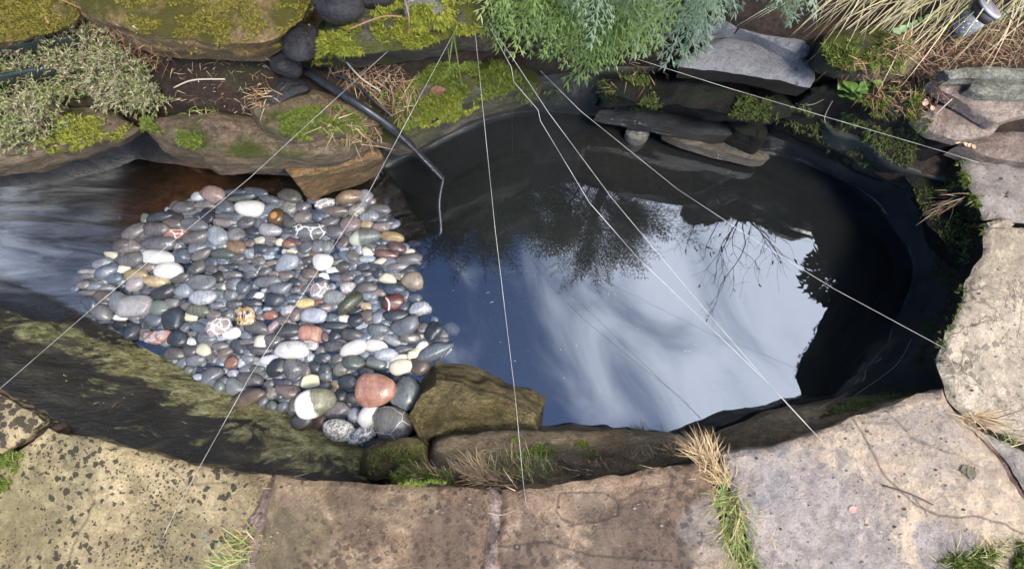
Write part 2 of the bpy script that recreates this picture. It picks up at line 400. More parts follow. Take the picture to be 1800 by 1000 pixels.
def soil_material():
    t = MT('soil', .85)
    n = t.noise(9, 8, .65); c = t.ramp(n, [(.3, (.022, .014, .009)), (.5, (.055, .034, .022)), (.7, (.10, .062, .04))])
    c = t.mix(.8, c, t.ramp(t.noise(75, 6, .7), [(.3, .35), (.55, 1), (.7, 1.7)]), 'MULTIPLY')
    c = t.mix(t.ramp(t.noise(4.5, 6, .6), [(.56, 0), (.68, 1)]), c, (.05, .06, .015))
    t.base(c); t.rough(t.ramp(t.noise(6, 4), [(.4, .9), (.65, .45)]))
    t.bump([(n, .08, .9), (t.noise(60, 8, .75), .03, 1)]); return t.m
SOIL = soil_material()
def liner_material():
    t = MT('pond_liner', .3, .05)
    c = t.ramp(t.noise(6, 6, .6), [(.35, (.024, .026, .025)), (.6, (.045, .048, .043)), (.8, (.075, .075, .05))])
    z = t.xyz(t.pos)[2]
    line = t.ramp(t.math('ABSOLUTE', t.math('ADD', t.math('ADD', z, -.012), t.math('MULTIPLY', t.math('ADD', t.noise(7, 3), -.5), .012))), [(0, 1), (.0022, 0)])
    line = t.math('MULTIPLY', line, t.ramp(t.noise(11, 5, .7), [(.47, 0), (.62, .8)]))
    c = t.mix(line, c, (.22, .22, .2))
    t.base(c); t.rough(t.ramp(t.noise(8, 5), [(.35, .22), (.7, .55)]))
    v = t.map((1, 1, .35))
    t.bump([(t.noise(6, 3, .5, .8, v), .02, .5), (t.noise(45, 5, .6), .004, .3)]); return t.m
LINER = liner_material()

# ------------------------------------------------------------------ pond liner (a deep black basin)
WATER_LOOP = [(678, 292), (745, 262), (830, 222), (920, 198), (1060, 206), (1200, 226), (1340, 262), (1500, 330), (1580, 415), (1603, 480), (1575, 570), (1520, 650), (1440, 715), (1330, 762), (1180, 800), (900, 845), (760, 838), (700, 760), (775, 640), (735, 480), (715, 390), (690, 330)]
LIP_LOOP = [(652, 244), (735, 232), (800, 190), (900, 150), (1060, 130), (1210, 130), (1380, 175), (1590, 300), (1716, 325), (1758, 400), (1722, 510), (1682, 640), (1672, 708), (1480, 778), (1260, 815), (900, 872), (740, 864), (690, 770), (765, 640), (725, 480), (700, 385), (672, 322)]
def sm(t): t = min(max(t, 0), 1); return t * t * (3 - 2 * t)
def build_liner():
    n = len(WATER_LOOP); lip = []; wat = []
    for i in range(n):
        z = .268 if i < 17 else -.07
        lip.append(np.array(P(*LIP_LOOP[i], z))); wat.append(np.array(P(*WATER_LOOP[i], 0.0 if i < 17 else -.10)))
    c = sum(wat) / n
    out_ = []
    for i, p in enumerate(lip):
        d = p - c; d[2] = 0; d /= np.linalg.norm(d); out_.append(p + d * (.05 if i < 17 else -.02) + np.array((0, 0, -.004)))
    mid = [c + (p - c) * np.array((.9, .9, 1)) + np.array((0, 0, -.22 if i < 17 else -.16)) for i, p in enumerate(wat)]
    low = [c + (p - c) * np.array((.72, .72, 1)) + np.array((0, 0, -.5 if i < 17 else -.42)) for i, p in enumerate(wat)]
    end = [c + (p - c) * .05 + np.array((0, 0, -.55)) for p in wat]
    loops = [out_, lip, wat, mid, low, end]; S = [catmull(l, [9] * n, False) for l in loops]; m = len(S[0]); V = []; F = []
    steps = [2, 12, 6, 6, 8]; rows = []
    for a in range(5):
        for st in range(steps[a]):
            t = st / steps[a]; rows.append(S[a] + (S[a + 1] - S[a]) * t)
    rows.append(S[-1])
    for r in rows:
        for p in r:
            q = Vector(p); k_ = sm((q.x - .45) / .3) if q.z > -.1 else 0; V.append(tuple(q + Vector(noise.noise_vector(q * 4)) * .007 + k_ * (fbm(q, 11, 3) * .013 + Vector(noise.noise_vector(Vector((q.x * 6, q.y * 6, q.z * 45)))) * .008)))
    for a in range(len(rows) - 1):
        for i in range(m):
            j = (i + 1) % m; F.append((a * m + i, (a + 1) * m + i, (a + 1) * m + j, a * m + j))
    F.append(tuple((len(rows) - 1) * m + i for i in range(m))[::-1])
    o = link('pond_liner', V, F, LINER); tag(o, 'black rubber liner forming the deep basin of the pond', 'pond liner', kind='structure')
    SOLID.append((np.array(V), F))
build_liner()

# ------------------------------------------------------------------ stream bed / pebble shelf on the left
def lerp_tab(tab, x):
    if x <= tab[0][0]: return tab[0][1]
    for (x0, y0), (x1, y1) in zip(tab, tab[1:]):
        if x <= x1: return y0 + (y1 - y0) * (x - x0) / (x1 - x0)
    return tab[-1][1]
EDGE_X = [(270, 650), (340, 680), (460, 745), (600, 800), (640, 800), (760, 760), (880, 760)]
FRONT_L = [(-500, 400), (0, 478), (100, 528), (200, 578), (330, 643), (510, 718), (640, 780), (760, 830)]
BACK_L = [(-500, 330), (0, 352), (120, 335), (240, 292), (420, 318), (520, 322), (650, 296), (760, 270)]
def sm(t): t = min(max(t, 0), 1); return t * t * (3 - 2 * t)
def flow(px): return .03 * sm((260 - px) / 160) + max(0, (120 - px) / 300) * .06
def bed_z(px, py, fine=True):
    z = -.012 + flow(px)
    d = py - lerp_tab(FRONT_L, px)
    if d > 0: z += .27 * (1 - (1 - min(d / 140, 1)) ** 1.15)
    d = lerp_tab(BACK_L, px) - py
    if d > 0: z += .24 * sm(d / 90)
    d = px - lerp_tab(EDGE_X, py)
    if d > -30: z -= .5 * sm((d + 30) / 200)
    if fine:
        q = Vector((px * .006, py * .006, 0)); z += noise.noise(q) * .007 + noise.noise(q * 3.3) * .004
    return z
def bed_material():
    t = MT('stream_bed', .3, .5)
    v = t.map((1, 2.2, 1), (0, 0, math.radians(28)))
    x, y, z = t.xyz(t.pos)[0], t.xyz(t.pos)[1], t.xyz(t.pos)[2]
    c = t.ramp(t.noise(7, 8, .65, .3, v), [(.32, (.008, .008, .008)), (.55, (.026, .024, .019)), (.75, (.075, .064, .045))])
    # olive algae left where the flow spreads, in ragged patches
    band = t.ramp(t.math('ABSOLUTE', t.math('ADD', t.math('ADD', y, .285), t.math('MULTIPLY', x, .40))), [(0, 1), (.03, .85), (.095, 0)])
    am = t.math('ADD', t.math('MULTIPLY', t.noise(6.5, 9, .72, .6, v), 1.5), t.math('MULTIPLY', band, .30))
    far_ = t.ramp(t.math('MULTIPLY', t.math('ADD', x, 1.02), -2.2), [(0, 0), (1, .34)])
    am = t.ramp(t.math('SUBTRACT', am, far_), [(.88, 0), (.96, .65), (1.0, .9)])
    c = t.mix(am, c, t.ramp(t.noise(30, 6, .7, 0, v), [(.3, (.055, .046, .022)), (.45, (.13, .117, .048)), (.55, (.22, .213, .095)), (.7, (.35, .34, .20))]))
    # rusty brown shelf above the pebbles
    rm = t.ramp(t.noise(5, 6, .6), [(.30, .2), (.5, 1)])
    rx = t.ramp(t.math('ABSOLUTE', t.math('ADD', x, .93)), [(0, 1), (.26, 0)]); ry = t.ramp(t.math('ABSOLUTE', t.math('ADD', y, -.58)), [(0, 1), (.15, 0)])
    c = t.mix(t.math('MULTIPLY', t.math('MULTIPLY', rx, ry), rm), c, t.ramp(t.noise(22, 6, .7, 0, v), [(.35, (.16, .08, .04)), (.55, (.52, .20, .075)), (.7, (.65, .30, .12))]))
    c = t.mix(.6, c, t.ramp(t.noise(120, 4, .7, 0, v), [(.3, .5), (.5, 1), (.7, 1.5)]), 'MULTIPLY')
    t.base(c); t.rough(t.ramp(t.noise(9, 4), [(.35, .22), (.65, .5)]))
    t.bump([(t.noise(14, 8, .6, .3, v), .02, .5), (t.noise(90, 5, .7, 0, v), .004, .6)]); return t.m
def grid_sheet(x0, x1, y0, y1, step, zf):
    V = []; F = []; xs = np.arange(x0, x1, step); ys = np.arange(y0, y1, step)
    for yy in ys:
        for xx in xs:
            p = P(xx, yy, 0); V.append((p.x, p.y, zf(xx, yy)))
    nx = len(xs)
    for j in range(len(ys) - 1):
        for i in range(nx - 1):
            a = j * nx + i; F.append((a, a + nx, a + nx + 1, a + 1))
    return V, F
V, F = grid_sheet(-560, 960, 205, 900, 7, bed_z)
link('stream_bed', V, F, bed_material(), origin=False); SOLID.append((np.array(V), F))
tag(bpy.data.objects['stream_bed'], 'shallow stream bed with olive algae and rusty stone', 'stream bed', kind='structure')

# ------------------------------------------------------------------ water
def water_z(px, py):
    z = water_z0(px, py)
    if px < 300 and py > lerp_tab(FRONT_L, px) - 60:        # thin film running over the near slope
        k = sm((300 - px) / 200); z = max(z, bed_z(px, py, False) + .005 * k - .03 * (1 - k) - .03 * sm((py - lerp_tab(FRONT_L, px) - 20) / 90))
    return z
def water_z0(px, py): return max(0.0, -.012 + flow(px) + .006 + .003 * noise.noise(Vector((px * .02, py * .03, 0))) * sm((300 - px) / 100)) if px < 330 else 0.0
def water_material():
    t = MT('water'); N, L = t.N, t.L; N.remove(t.b)
    out = N['Material Output']
    tr = N.new('ShaderNodeBsdfTransparent'); tr.inputs[0].default_value = (.90, .89, .85, 1)
    gl = N.new('ShaderNodeBsdfGlossy'); gl.inputs['Roughness'].default_value = .02; gl.inputs[0].default_value = (.80, .88, 1, 1)
    fr = N.new('ShaderNodeFresnel'); fr.inputs[0].default_value = 2.3
    x = t.xyz(t.pos)[0]
    strm = t.ramp(t.math('MULTIPLY', t.math('ADD', x, 1.0), -1.6), [(0, 0), (.35, 1)])
    v = t.map((1.2, 4.5, 1), (0, 0, math.radians(22)))
    h = t.math('MULTIPLY', t.noise(3.2, 3, .45, .6, v), strm)
    b = N.new('ShaderNodeBump'); b.inputs['Distance'].default_value = .05; b.inputs['Strength'].default_value = .3; L.new(h, b.inputs['Height'])
    L.new(b.outputs[0], gl.inputs['Normal'])
    L.new(t.ramp(strm, [(0, .0), (1, .42)]), gl.inputs['Roughness'])
    mx = N.new('ShaderNodeMixShader'); L.new(fr.outputs[0], mx.inputs[0]); L.new(tr.outputs[0], mx.inputs[1]); L.new(gl.outputs[0], mx.inputs[2])
    df = N.new('ShaderNodeBsdfDiffuse'); df.inputs[0].default_value = (.50, .55, .63, 1)      # churned, foaming inflow
    fo = t.ramp(t.math('MULTIPLY', t.noise(4.6, 6, .6, .9, t.map((.9, 5.0, 1), (0, 0, math.radians(20)))), t.ramp(t.math('MULTIPLY', t.math('ADD', x, .98), -1.9), [(0, 0), (.9, 1)])), [(.36, 0), (.70, .26)])
    mk = N.new('ShaderNodeBsdfDiffuse'); mk.inputs[0].default_value = (.05, .056, .056, 1)             # murk of the deep water
    mf = t.ramp(t.math('ADD', x, .42), [(0, 0), (.4, .22)]); mm = N.new('ShaderNodeMixShader'); L.new(mf, mm.inputs[0]); L.new(tr.outputs[0], mm.inputs[1]); L.new(mk.outputs[0], mm.inputs[2]); L.new(mm.outputs[0], mx.inputs[1])
    m2 = N.new('ShaderNodeMixShader'); L.new(fo, m2.inputs[0]); L.new(mx.outputs[0], m2.inputs[1]); L.new(df.outputs[0], m2.inputs[2])
    L.new(m2.outputs[0], out.inputs[0]); return t.m
V, F = grid_sheet(-560, 1690, 160, 900, 10, water_z)
tag(link('water', V, F, water_material(), origin=False), 'still dark pond water mirroring clouds and trees', 'water', kind='structure')

# ------------------------------------------------------------------ ground sheet with the pond cut out of it
HOLE = [(-520, 640), (-200, 660), (0, 715), (180, 797), (475, 857), (740, 868), (900, 876), (1260, 818), (1480, 781), (1672, 714), (1685, 640), (1724, 510), (1762, 400), (1722, 330), (1592, 296), (1380, 165), (1210, 120), (1060, 120), (900, 140), (800, 180), (700, 240), (600, 240), (520, 240), (420, 225), (300, 215), (200, 220), (100, 215), (0, 235), (-200, 240), (-520, 260)]
def ground_z(x, y):
    z = .265 + .9 * min(max(y - .60, 0), .45) + .25 * min(max(y - 1.05, 0), 1.2)
    far = max(abs(x), abs(y))
    q = Vector((x * 5, y * 5, 1.7))
    z += (noise.noise(q) * .016 + noise.noise(q * 3.1) * .010 + noise.noise(q * 8) * .009) * (1 if y > .55 else .3)
    return z
def build_ground():
    hole = [P(*p, .265) for p in HOLE]; hp = np.array([(p.x, p.y) for p in hole])
    dense = []
    for p, q in zip(hole, hole[1:] + hole[:1]):
        n = max(1, int((q - p).length / .03))
        dense += [p + (q - p) * (k / n) for k in range(n)]
    hp = np.array([(p.x, p.y) for p in dense]); nb = len(hp)
    a = np.arange(-2.2, 2.3, .022); b = np.arange(-1.1, 1.7, .022); gx, gy = np.meshgrid(a, b); g = np.stack([gx.ravel(), gy.ravel()], 1)
    g += np.random.RandomState(3).uniform(-.006, .006, g.shape)
    g = g[~inside(g, hp)]; g = g[dist_poly(g, hp) > .012]
    far = []
    for r in (2.8, 4, 6, 9, 14, 25, 50, 120):
        for k in range(40): far.append((r * math.cos(k * math.pi / 20) , r * math.sin(k * math.pi / 20) + .3))
    far = np.array(far); far = far[(np.abs(far[:, 0]) > 2.35) | (far[:, 1] < -1.2) | (far[:, 1] > 1.8)]
    pts = np.vstack([hp, g, far])
    vo, eo, fo, ov, _, _ = geometry.delaunay_2d_cdt([Vector(p) for p in pts], [(i, (i + 1) % nb) for i in range(nb)], [], 0, 1e-6)
    V = [(p.x, p.y, ground_z(p.x, p.y)) for p in vo]
    cen = np.array([[sum(vo[i].x for i in f) / 3, sum(vo[i].y for i in f) / 3] for f in fo]); ins = inside(cen, hp)
    F = [tuple(f) for f, k in zip(fo, ins) if not k]
    F = [f if (vo[f[1]] - vo[f[0]]).x * (vo[f[2]] - vo[f[0]]).y - (vo[f[1]] - vo[f[0]]).y * (vo[f[2]] - vo[f[0]]).x > 0 else f[::-1] for f in F]
    ring = list(range(nb)); mp_ = {}
    for i, l in enumerate(ov):
        for k in l: mp_[k] = i
    n0 = len(V); V += [(hp[k][0], hp[k][1], .19) for k in range(nb)]
    F += [(mp_[k], mp_[(k + 1) % nb], n0 + (k + 1) % nb, n0 + k) for k in range(nb)]
    SOLID.append((np.array(V), F))
    tag(link('ground', V, F, SOIL, origin=False), 'dark brown bare soil bank around the pond', 'ground', kind='structure')
build_ground()

# ------------------------------------------------------------------ paving slabs round the near side
zS = .33
def L_(pts, z): return [(p[0], p[1], p[2] if len(p) > 2 else z) for p in pts]
def W2(pts): return [P(a, b, zS)[:2] for a, b in pts]
CR_D = [(W2([(1500, 735), (1530, 790), (1548, 830), (1575, 860), (1605, 885), (1650, 906), (1720, 906), (1770, 925), (1840, 960)]), .002, .7), (W2([(1550, 715), (1600, 770), (1680, 800)]), .0016, .4), (W2([(1600, 870), (1630, 905)]), .002, .6)]
CR_C = [(W2([(985, 868), (976, 895), (985, 910), (1010, 922), (1060, 915), (1085, 905), (1085, 880), (1060, 866), (1010, 866), (985, 868)]), .0022, .7), (W2([(1170, 850), (1120, 865), (1090, 880)]), .002, .5), (W2([(880, 960), (960, 950), (1040, 975), (1180, 985)]), .003, .6)]
CR_A = [(W2([(170, 880), (130, 960), (120, 1010)]), .003, .55), (W2([(300, 820), (330, 850), (420, 850)]), .0018, .4)]
M_LICHEN = stone_mat('lichen_paving', [(0.244, 0.181, 0.09), (0.427, 0.333, 0.175), (0.59, 0.465, 0.262), (0.387, 0.313, 0.175)], spot=(.030, .026, .019), spot_amt=.60, spot_scale=58, spot_str=.86, grain=.6, lichen=(.40, .39, .24), lichen_amt=.12, rough=(.8, .6), grime=.55, bump=.8, flake=.5, lines=CR_A, patches=[((60, 910), 90, (.26, .225, .11), .6, None), ((330, 970), 70, (.28, .24, .125), .5, None), ((140, 790), 55, (.27, .25, .13), .5, None)])
M_BROWN = stone_mat('brown_paving', [(0.197, 0.116, 0.069), (0.383, 0.268, 0.161), (0.51, 0.367, 0.23), (0.325, 0.21, 0.124), (0.429, 0.315, 0.198)], spot=(.075, .045, .03), spot_amt=.50, spot_scale=56, spot_str=.65, rough=(.5, .22), grime=.5, bump=1.1, grain=.55, broad=.5, mscale=6, contour=.4, patches=[((800, 955), 75, (.18, .118, .085), .7, 1), ((610, 880), 60, (.17, .11, .07), .6, 1), ((500, 960), 60, (.20, .17, .09), .6, None)])
M_MIXED = stone_mat('ochre_brown_paving', [(0.182, 0.109, 0.067), (0.388, 0.26, 0.166), (0.627, 0.463, 0.314), (0.73, 0.577, 0.418)], spot=(.05, .042, .038), spot_amt=.42, spot_scale=44, spot_str=.6, rough=(.5, .2), grime=.65, bump=1.3, mscale=3.6, lines=CR_C, grain=.6, broad=.3, contour=.5, patches=[((1120, 990), 105, (.17, .115, .085), .8, 1), ((920, 990), 65, (.18, .12, .085), .75, 1), ((1030, 895), 38, (.22, .16, .11), .6, None), ((1240, 930), 45, (.46, .42, .385), .5, 1)])
M_GREY = stone_mat('damp_grey_paving', [(0.352, 0.295, 0.264), (0.506, 0.42, 0.352), (0.726, 0.56, 0.392), (0.594, 0.475, 0.361), (0.407, 0.345, 0.304)], spot=(.21, .195, .20), spot_amt=.45, grain=.45, spot_scale=58, rough=(.38, .17), grime=.5, bump=.9, mscale=3, lines=CR_D, spot_str=.5, broad=.3, contour=.6, patches=[((1420, 945), 130, (.40, .365, .365), .7, 1), ((1320, 850), 60, (.40, .365, .365), .65, 1), ((1640, 975), 60, (.39, .36, .37), .7, 1)])
M_PALE = stone_mat('pale_paving', [(0.502, 0.406, 0.293), (0.684, 0.562, 0.405), (0.798, 0.66, 0.491), (0.581, 0.478, 0.356)], spot=(.17, .14, .11), spot_amt=.27, spot_scale=40, rough=(.8, .6), grime=.5, bump=1.3, mscale=4, crack=6, grain=.55, broad=.3, spot_str=.6, contour=.7)
M_PALEWET = stone_mat('pale_damp_paving', [(0.192, 0.121, 0.075), (0.432, 0.363, 0.31), (0.552, 0.484, 0.42), (0.408, 0.352, 0.3)], rough=(.45, .25), grime=.5, bump=.8, mscale=4.5, grain=.5)
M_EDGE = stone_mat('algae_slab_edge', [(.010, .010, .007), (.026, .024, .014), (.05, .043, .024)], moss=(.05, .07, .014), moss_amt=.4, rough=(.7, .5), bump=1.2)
PAVE = 'paving slabs round the pond'
def slab(poly, m, label, thick=.07, z=zS, **k): return stone('paving_slab', [L_(poly, z)], m, label, 'paving slab', res=.011, dome=.005, edge=.015, rough=.007, freq=9, thick=thick, flare=-.012, lin=True, group=PAVE, top_rough=1.2, **k)
slab([(-260, 600), (-60, 660), (0, 692), (70, 740), (40, 772), (0, 803), (-260, 880)], M_LICHEN, 'small lichened corner slab where the stream enters at the left edge')
slab([(82, 752), (180, 777), (330, 815), (475, 838), (462, 868), (428, 935), (412, 1010), (405, 1140), (-320, 1140), (-320, 905), (0, 815), (42, 785)], M_LICHEN, 'ochre paving slab covered in black lichen spots at the front left')
slab([(480, 838), (640, 850), (860, 862), (857, 920), (848, 1010), (843, 1140), (428, 1140), (438, 1010), (455, 935), (470, 868)], M_BROWN, 'dull brown square paving slab in the front between two mortar joints')
slab([(882, 863), (1000, 850), (1120, 830), (1222, 812), (1246, 832), (1263, 880), (1270, 940), (1302, 1000), (1325, 1140), (864, 1140), (869, 1000), (876, 920)], M_MIXED, 'ochre and dark brown wet paving slab with a ring-shaped flake scar')
slab([(1272, 797), (1330, 792), (1400, 775), (1480, 745), (1560, 715), (1640, 690), (1666, 685), (1684, 716), (1730, 778), (1792, 862), (1940, 1060), (1940, 1140), (1345, 1140), (1328, 1000), (1302, 900), (1276, 840)], M_GREY, 'large damp grey flagstone with a long crack in the front right corner')
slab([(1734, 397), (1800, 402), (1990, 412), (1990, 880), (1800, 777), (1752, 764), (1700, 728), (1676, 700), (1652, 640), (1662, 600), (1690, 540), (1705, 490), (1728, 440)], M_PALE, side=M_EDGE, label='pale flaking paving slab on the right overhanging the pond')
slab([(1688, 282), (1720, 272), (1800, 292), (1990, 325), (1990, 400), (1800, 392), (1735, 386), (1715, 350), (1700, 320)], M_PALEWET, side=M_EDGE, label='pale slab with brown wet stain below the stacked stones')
slab([(1712, 752), (1760, 776), (1800, 792), (1990, 895), (1990, 1100), (1806, 860), (1752, 792)], M_PALEWET, 'narrow wedge-shaped grey slab at the right edge beyond the brown joint')
stone('stone_chip', [L_([(1737, 391), (1768, 382), (1786, 393), (1776, 399), (1742, 398)], .338)], M_PALE, 'thin triangular stone chip lying at the joint of the right slabs', 'stone chip', res=.006, dome=.002, rough=.003, thick=.012, lin=True)
# mortar and earth in the joints
M_MORTAR = stone_mat('pink_mortar', [(.22, .14, .115), (.42, .30, .255), (.55, .43, .37)], rough=(.9, .8), grime=.9, bump=1.5)
M_EARTH = stone_mat('joint_earth', [(.03, .02, .014), (.09, .055, .038), (.16, .10, .075)], rough=(.9, .7), grime=.9, bump=1.5)
def joint(poly, z, m, label): stone('mortar_joint', [L_(poly, z)], m, label, 'mortar', res=.009, dome=.004, edge=.01, rough=.008, freq=22, thick=.05, kind=None)
joint([(466, 852), (484, 852), (470, 935), (452, 1010), (445, 1130), (395, 1130), (405, 1010), (422, 935)], .327, M_MORTAR, 'crumbling pink mortar strip left of the brown square slab')
joint([(856, 868), (886, 868), (882, 920), (874, 1010), (868, 1130), (840, 1130), (845, 1010), (853, 920)], .329, M_MORTAR, 'pink mortar strip between the brown and the ochre slab')
joint([(1220, 800), (1280, 800), (1290, 850), (1318, 920), (1338, 1010), (1352, 1130), (1315, 1130), (1292, 1010), (1258, 900)], .312, M_EARTH, 'earth filled joint under the long grass strip')
joint([(1660, 690), (1690, 715), (1722, 752), (1760, 795), (1830, 895), (1990, 1120), (1930, 1080), (1790, 875), (1720, 785), (1670, 715)], .312, M_MORTAR, 'brown earthy joint along the right side of the grey flagstone')
joint([(30, 800), (60, 762), (95, 742), (88, 765), (50, 800), (-20, 830), (-300, 920), (-300, 860)], .318, M_EARTH, 'dark joint at the left edge with moss')
joint([(1670, 700), (1700, 722), (1760, 758), (1800, 772), (1990, 870), (1990, 905), (1800, 798), (1740, 770)], .308, M_EARTH, 'earthy joint between the two right slabs')

# ------------------------------------------------------------------ rocks
M_ROCK = stone_mat('brown_rock', [(.10, .08, .04), (.20, .17, .085), (.36, .25, .17), (.23, .19, .10), (.32, .21, .14), (.40, .31, .21)], lichen=(.30, .29, .17), lichen_amt=.02, moss=(.13, .15, .025), moss_amt=.36, rough=(.8, .6), bump=1.5, stretch=(1, 1, 2.4), grime=.7, grain=.8, mscale=7, strata=9)
M_ROCKG = stone_mat('grey_green_rock', [(.06, .055, .04), (.14, .125, .085), (.22, .19, .13)], moss=(.17, .19, .02), moss_amt=.62, rough=(.85, .7), bump=1.4, stretch=(1, 1, 2.4), grime=.7, strata=5)
M_OCHRE = stone_mat('ochre_boulder', [(0.195, 0.124, 0.047), (0.338, 0.218, 0.089), (0.416, 0.283, 0.137), (0.286, 0.195, 0.074)], moss=(.17, .155, .02), moss_amt=.55, rough=(.9, .8), bump=1.2, grime=.5)
M_TAN = stone_mat('tan_block', [(.17, .12, .055), (.32, .22, .105), (.42, .25, .11), (.26, .19, .085)], lichen=(.46, .17, .055), lichen_amt=.16, rough=(.75, .5), bump=1.6, grime=.7, stretch=(1, 1, 2), strata=5)
M_OLIVE = stone_mat('olive_wet_rock', [(.09, .072, .026), (.21, .165, .062), (.32, .25, .115), (.17, .135, .05)], rough=(.5, .3), bump=2.0, grain=1.2, grime=.65, stretch=(1, 1.8, 2), rot=.5, strata=5)
M_LEDGE = stone_mat('wet_ledge', [(.07, .055, .03), (.22, .165, .10), (.34, .27, .165), (.18, .16, .08)], lichen=(.28, .19, .07), lichen_amt=.04, rough=(.5, .3), bump=1.4, grime=.7, stretch=(1, 2.2, 2), strata=9)
M_SLATE = stone_mat('blue_grey_slate', [(.17, .172, .185), (.22, .223, .238), (.30, .30, .31), (.19, .193, .205)], spot=(.05, .05, .055), spot_amt=.22, spot_scale=50, rough=(.5, .28), bump=.5, grime=.4, crack=3.5, flake=.4, broad=.25, grain=.6)
M_DARK = stone_mat('dark_boulder', [(.016, .016, .018), (.036, .036, .041), (.07, .068, .066)], lichen=(.25, .24, .17), lichen_amt=-.12, rough=(.42, .25), bump=.35, grime=.4)
M_PINK = stone_mat('pink_sandstone', [(.24, .16, .12), (.42, .31, .25), (.50, .40, .33), (.34, .24, .19)], rough=(.7, .5), bump=.9, grime=.5)
M_PALEG = stone_mat('pale_greenish_stone', [(.22, .21, .15), (.42, .41, .33), (.50, .49, .41)], moss=(.16, .18, .05), moss_amt=.05, rough=(.75, .6), bump=1.0, grime=.6, strata=5)
M_SHADEMOSS = stone_mat('shade_toned_mossy_block', [(.005, .0045, .0035), (.013, .010, .0065), (.034, .024, .013)], moss=(.018, .028, .007), moss_amt=.42, rough=(.8, .6), bump=1.2)  # mossy stone, colours darkened further to carry the shade under conifers and overhang
M_TANLEDGE = stone_mat('pale_wet_ledge', [(.10, .085, .06), (.24, .205, .15), (.36, .32, .245)], rough=(.5, .3), bump=1.3, stretch=(1, 2, 2), strata=9)
M_DSLATE = stone_mat('dark_wet_slate', [(.02, .021, .022), (.06, .062, .062), (.13, .13, .122)], rough=(.5, .3), bump=1.2, stretch=(1, 2, 2), strata=9)
M_SUB = stone_mat('sunken_brown_stone', [(.06, .04, .02), (.15, .10, .05), (.20, .14, .07)], rough=(.7, .6), bump=1)

r_left = stone('bank_rock', [L_([(-160, 205), (0, 190), (100, 180), (200, 200), (247, 222), (222, 238), (140, 252), (60, 262), (0, 272), (-160, 285)], .37), L_([(-160, 205), (0, 180), (100, 170), (215, 196), (250, 232), (204, 262), (130, 286), (60, 302), (0, 314), (-160, 330)], .24), L_([(-160, 205), (0, 180), (100, 170), (205, 200), (236, 230), (180, 254), (120, 270), (60, 286), (0, 298), (-160, 320)], .16)], M_ROCK, 'long brown bank rock under the heather overhanging the stream', 'rock', group='rocks along the far bank', lin=True, crag=True, sharp=32, rough=.010, top_rough=1.3, dome=.004)
r_mid = stone('bank_rock', [L_([(244, 212), (300, 203), (400, 208), (480, 214), (560, 228), (640, 238), (650, 250), (600, 264), (540, 268), (430, 272), (340, 260), (275, 235)], .37), L_([(240, 216), (300, 195), (420, 200), (500, 205), (580, 212), (655, 232), (664, 258), (600, 285), (530, 296), (455, 304), (385, 305), (300, 274)], .25), L_([(250, 220), (300, 195), (420, 200), (500, 205), (580, 212), (655, 228), (650, 246), (590, 268), (530, 280), (455, 288), (385, 288), (310, 258)], .15)], M_ROCK, 'flat brown bank rock with thin moss in the middle of the far bank', 'rock', group='rocks along the far bank', lin=True, crag=True, sharp=32, rough=.010, top_rough=1.3, dome=.004)
r_moss = stone('bank_rock', [L_([(440, 192), (500, 166), (560, 160), (640, 188), (650, 212), (600, 228), (530, 236), (470, 226)], .425), L_([(442, 212), (500, 160), (560, 150), (652, 180), (666, 232), (612, 255), (532, 258), (478, 250)], .33)], M_ROCK, 'bank rock with a thick green moss cushion left of the hose', 'rock', group='rocks along the far bank', lin=True, crag=True, sharp=32, rough=.010, top_rough=1.3, dome=.004)
r_block = stone('bank_rock', [L_([(500, 297), (560, 276), (628, 255), (664, 263), (670, 274), (640, 281), (580, 297), (512, 313)], .235), L_([(537, 340), (580, 300), (640, 270), (672, 280), (676, 296), (642, 320), (592, 338), (547, 355)], .03), L_([(545, 334), (580, 300), (640, 270), (660, 280), (664, 288), (640, 308), (592, 326), (550, 345)], -.05)], M_TAN, 'angular tan stone block with a rusty orange top above the pebbles', 'rock', group='rocks along the far bank', dome=.002, edge=.01, rough=.008, lin=True, crag=True, top_rough=.6, sharp=30)
r_back = stone('mossy_boulder', [L_([(562, 76), (578, 40), (620, 20), (720, 12), (800, 4), (842, 18), (838, 52), (780, 66), (700, 82), (620, 92)], .60), L_([(545, 108), (565, 30), (620, 5), (720, -5), (800, -15), (870, 10), (862, 84), (780, 98), (690, 112), (600, 120)], .44), L_([(560, 106), (575, 30), (620, 5), (720, -5), (800, -15), (860, 10), (850, 70), (780, 84), (690, 98), (605, 108)], .36)], M_ROCKG, 'large grey boulder with yellow-green moss on top behind the hose', 'rock', dome=.03, edge=.06)
r_ledge = stone('mossy_bank', [L_([(690, 160), (760, 112), (870, 108), (908, 130), (918, 150), (850, 172), (770, 200), (715, 215)], .375), L_([(640, 215), (755, 95), (900, 90), (950, 145), (932, 178), (856, 204), (776, 238), (694, 268)], .255), L_([(640, 205), (755, 95), (900, 90), (950, 145), (915, 170), (846, 194), (775, 226), (684, 256)], .18)], M_ROCKG, 'sloping moss-covered bank stone right of the hose end', 'rock', dome=.02)
r_ochre = stone('mossy_boulder', [L_([(140, 0), (180, -90), (420, -100), (560, -60), (535, 10), (500, 50), (462, 68), (400, 72), (320, 66), (230, 50)], .62), L_([(150, 25), (170, -110), (420, -120), (575, -80), (552, 30), (500, 90), (455, 108), (400, 106), (310, 102), (222, 82)], .47), L_([(150, 25), (170, -110), (420, -120), (575, -80), (552, 30), (500, 84), (455, 98), (400, 96), (310, 92), (222, 75)], .38)], M_OCHRE, 'broad ochre boulder with yellow moss at the top left', 'rock', dome=.03, edge=.08)
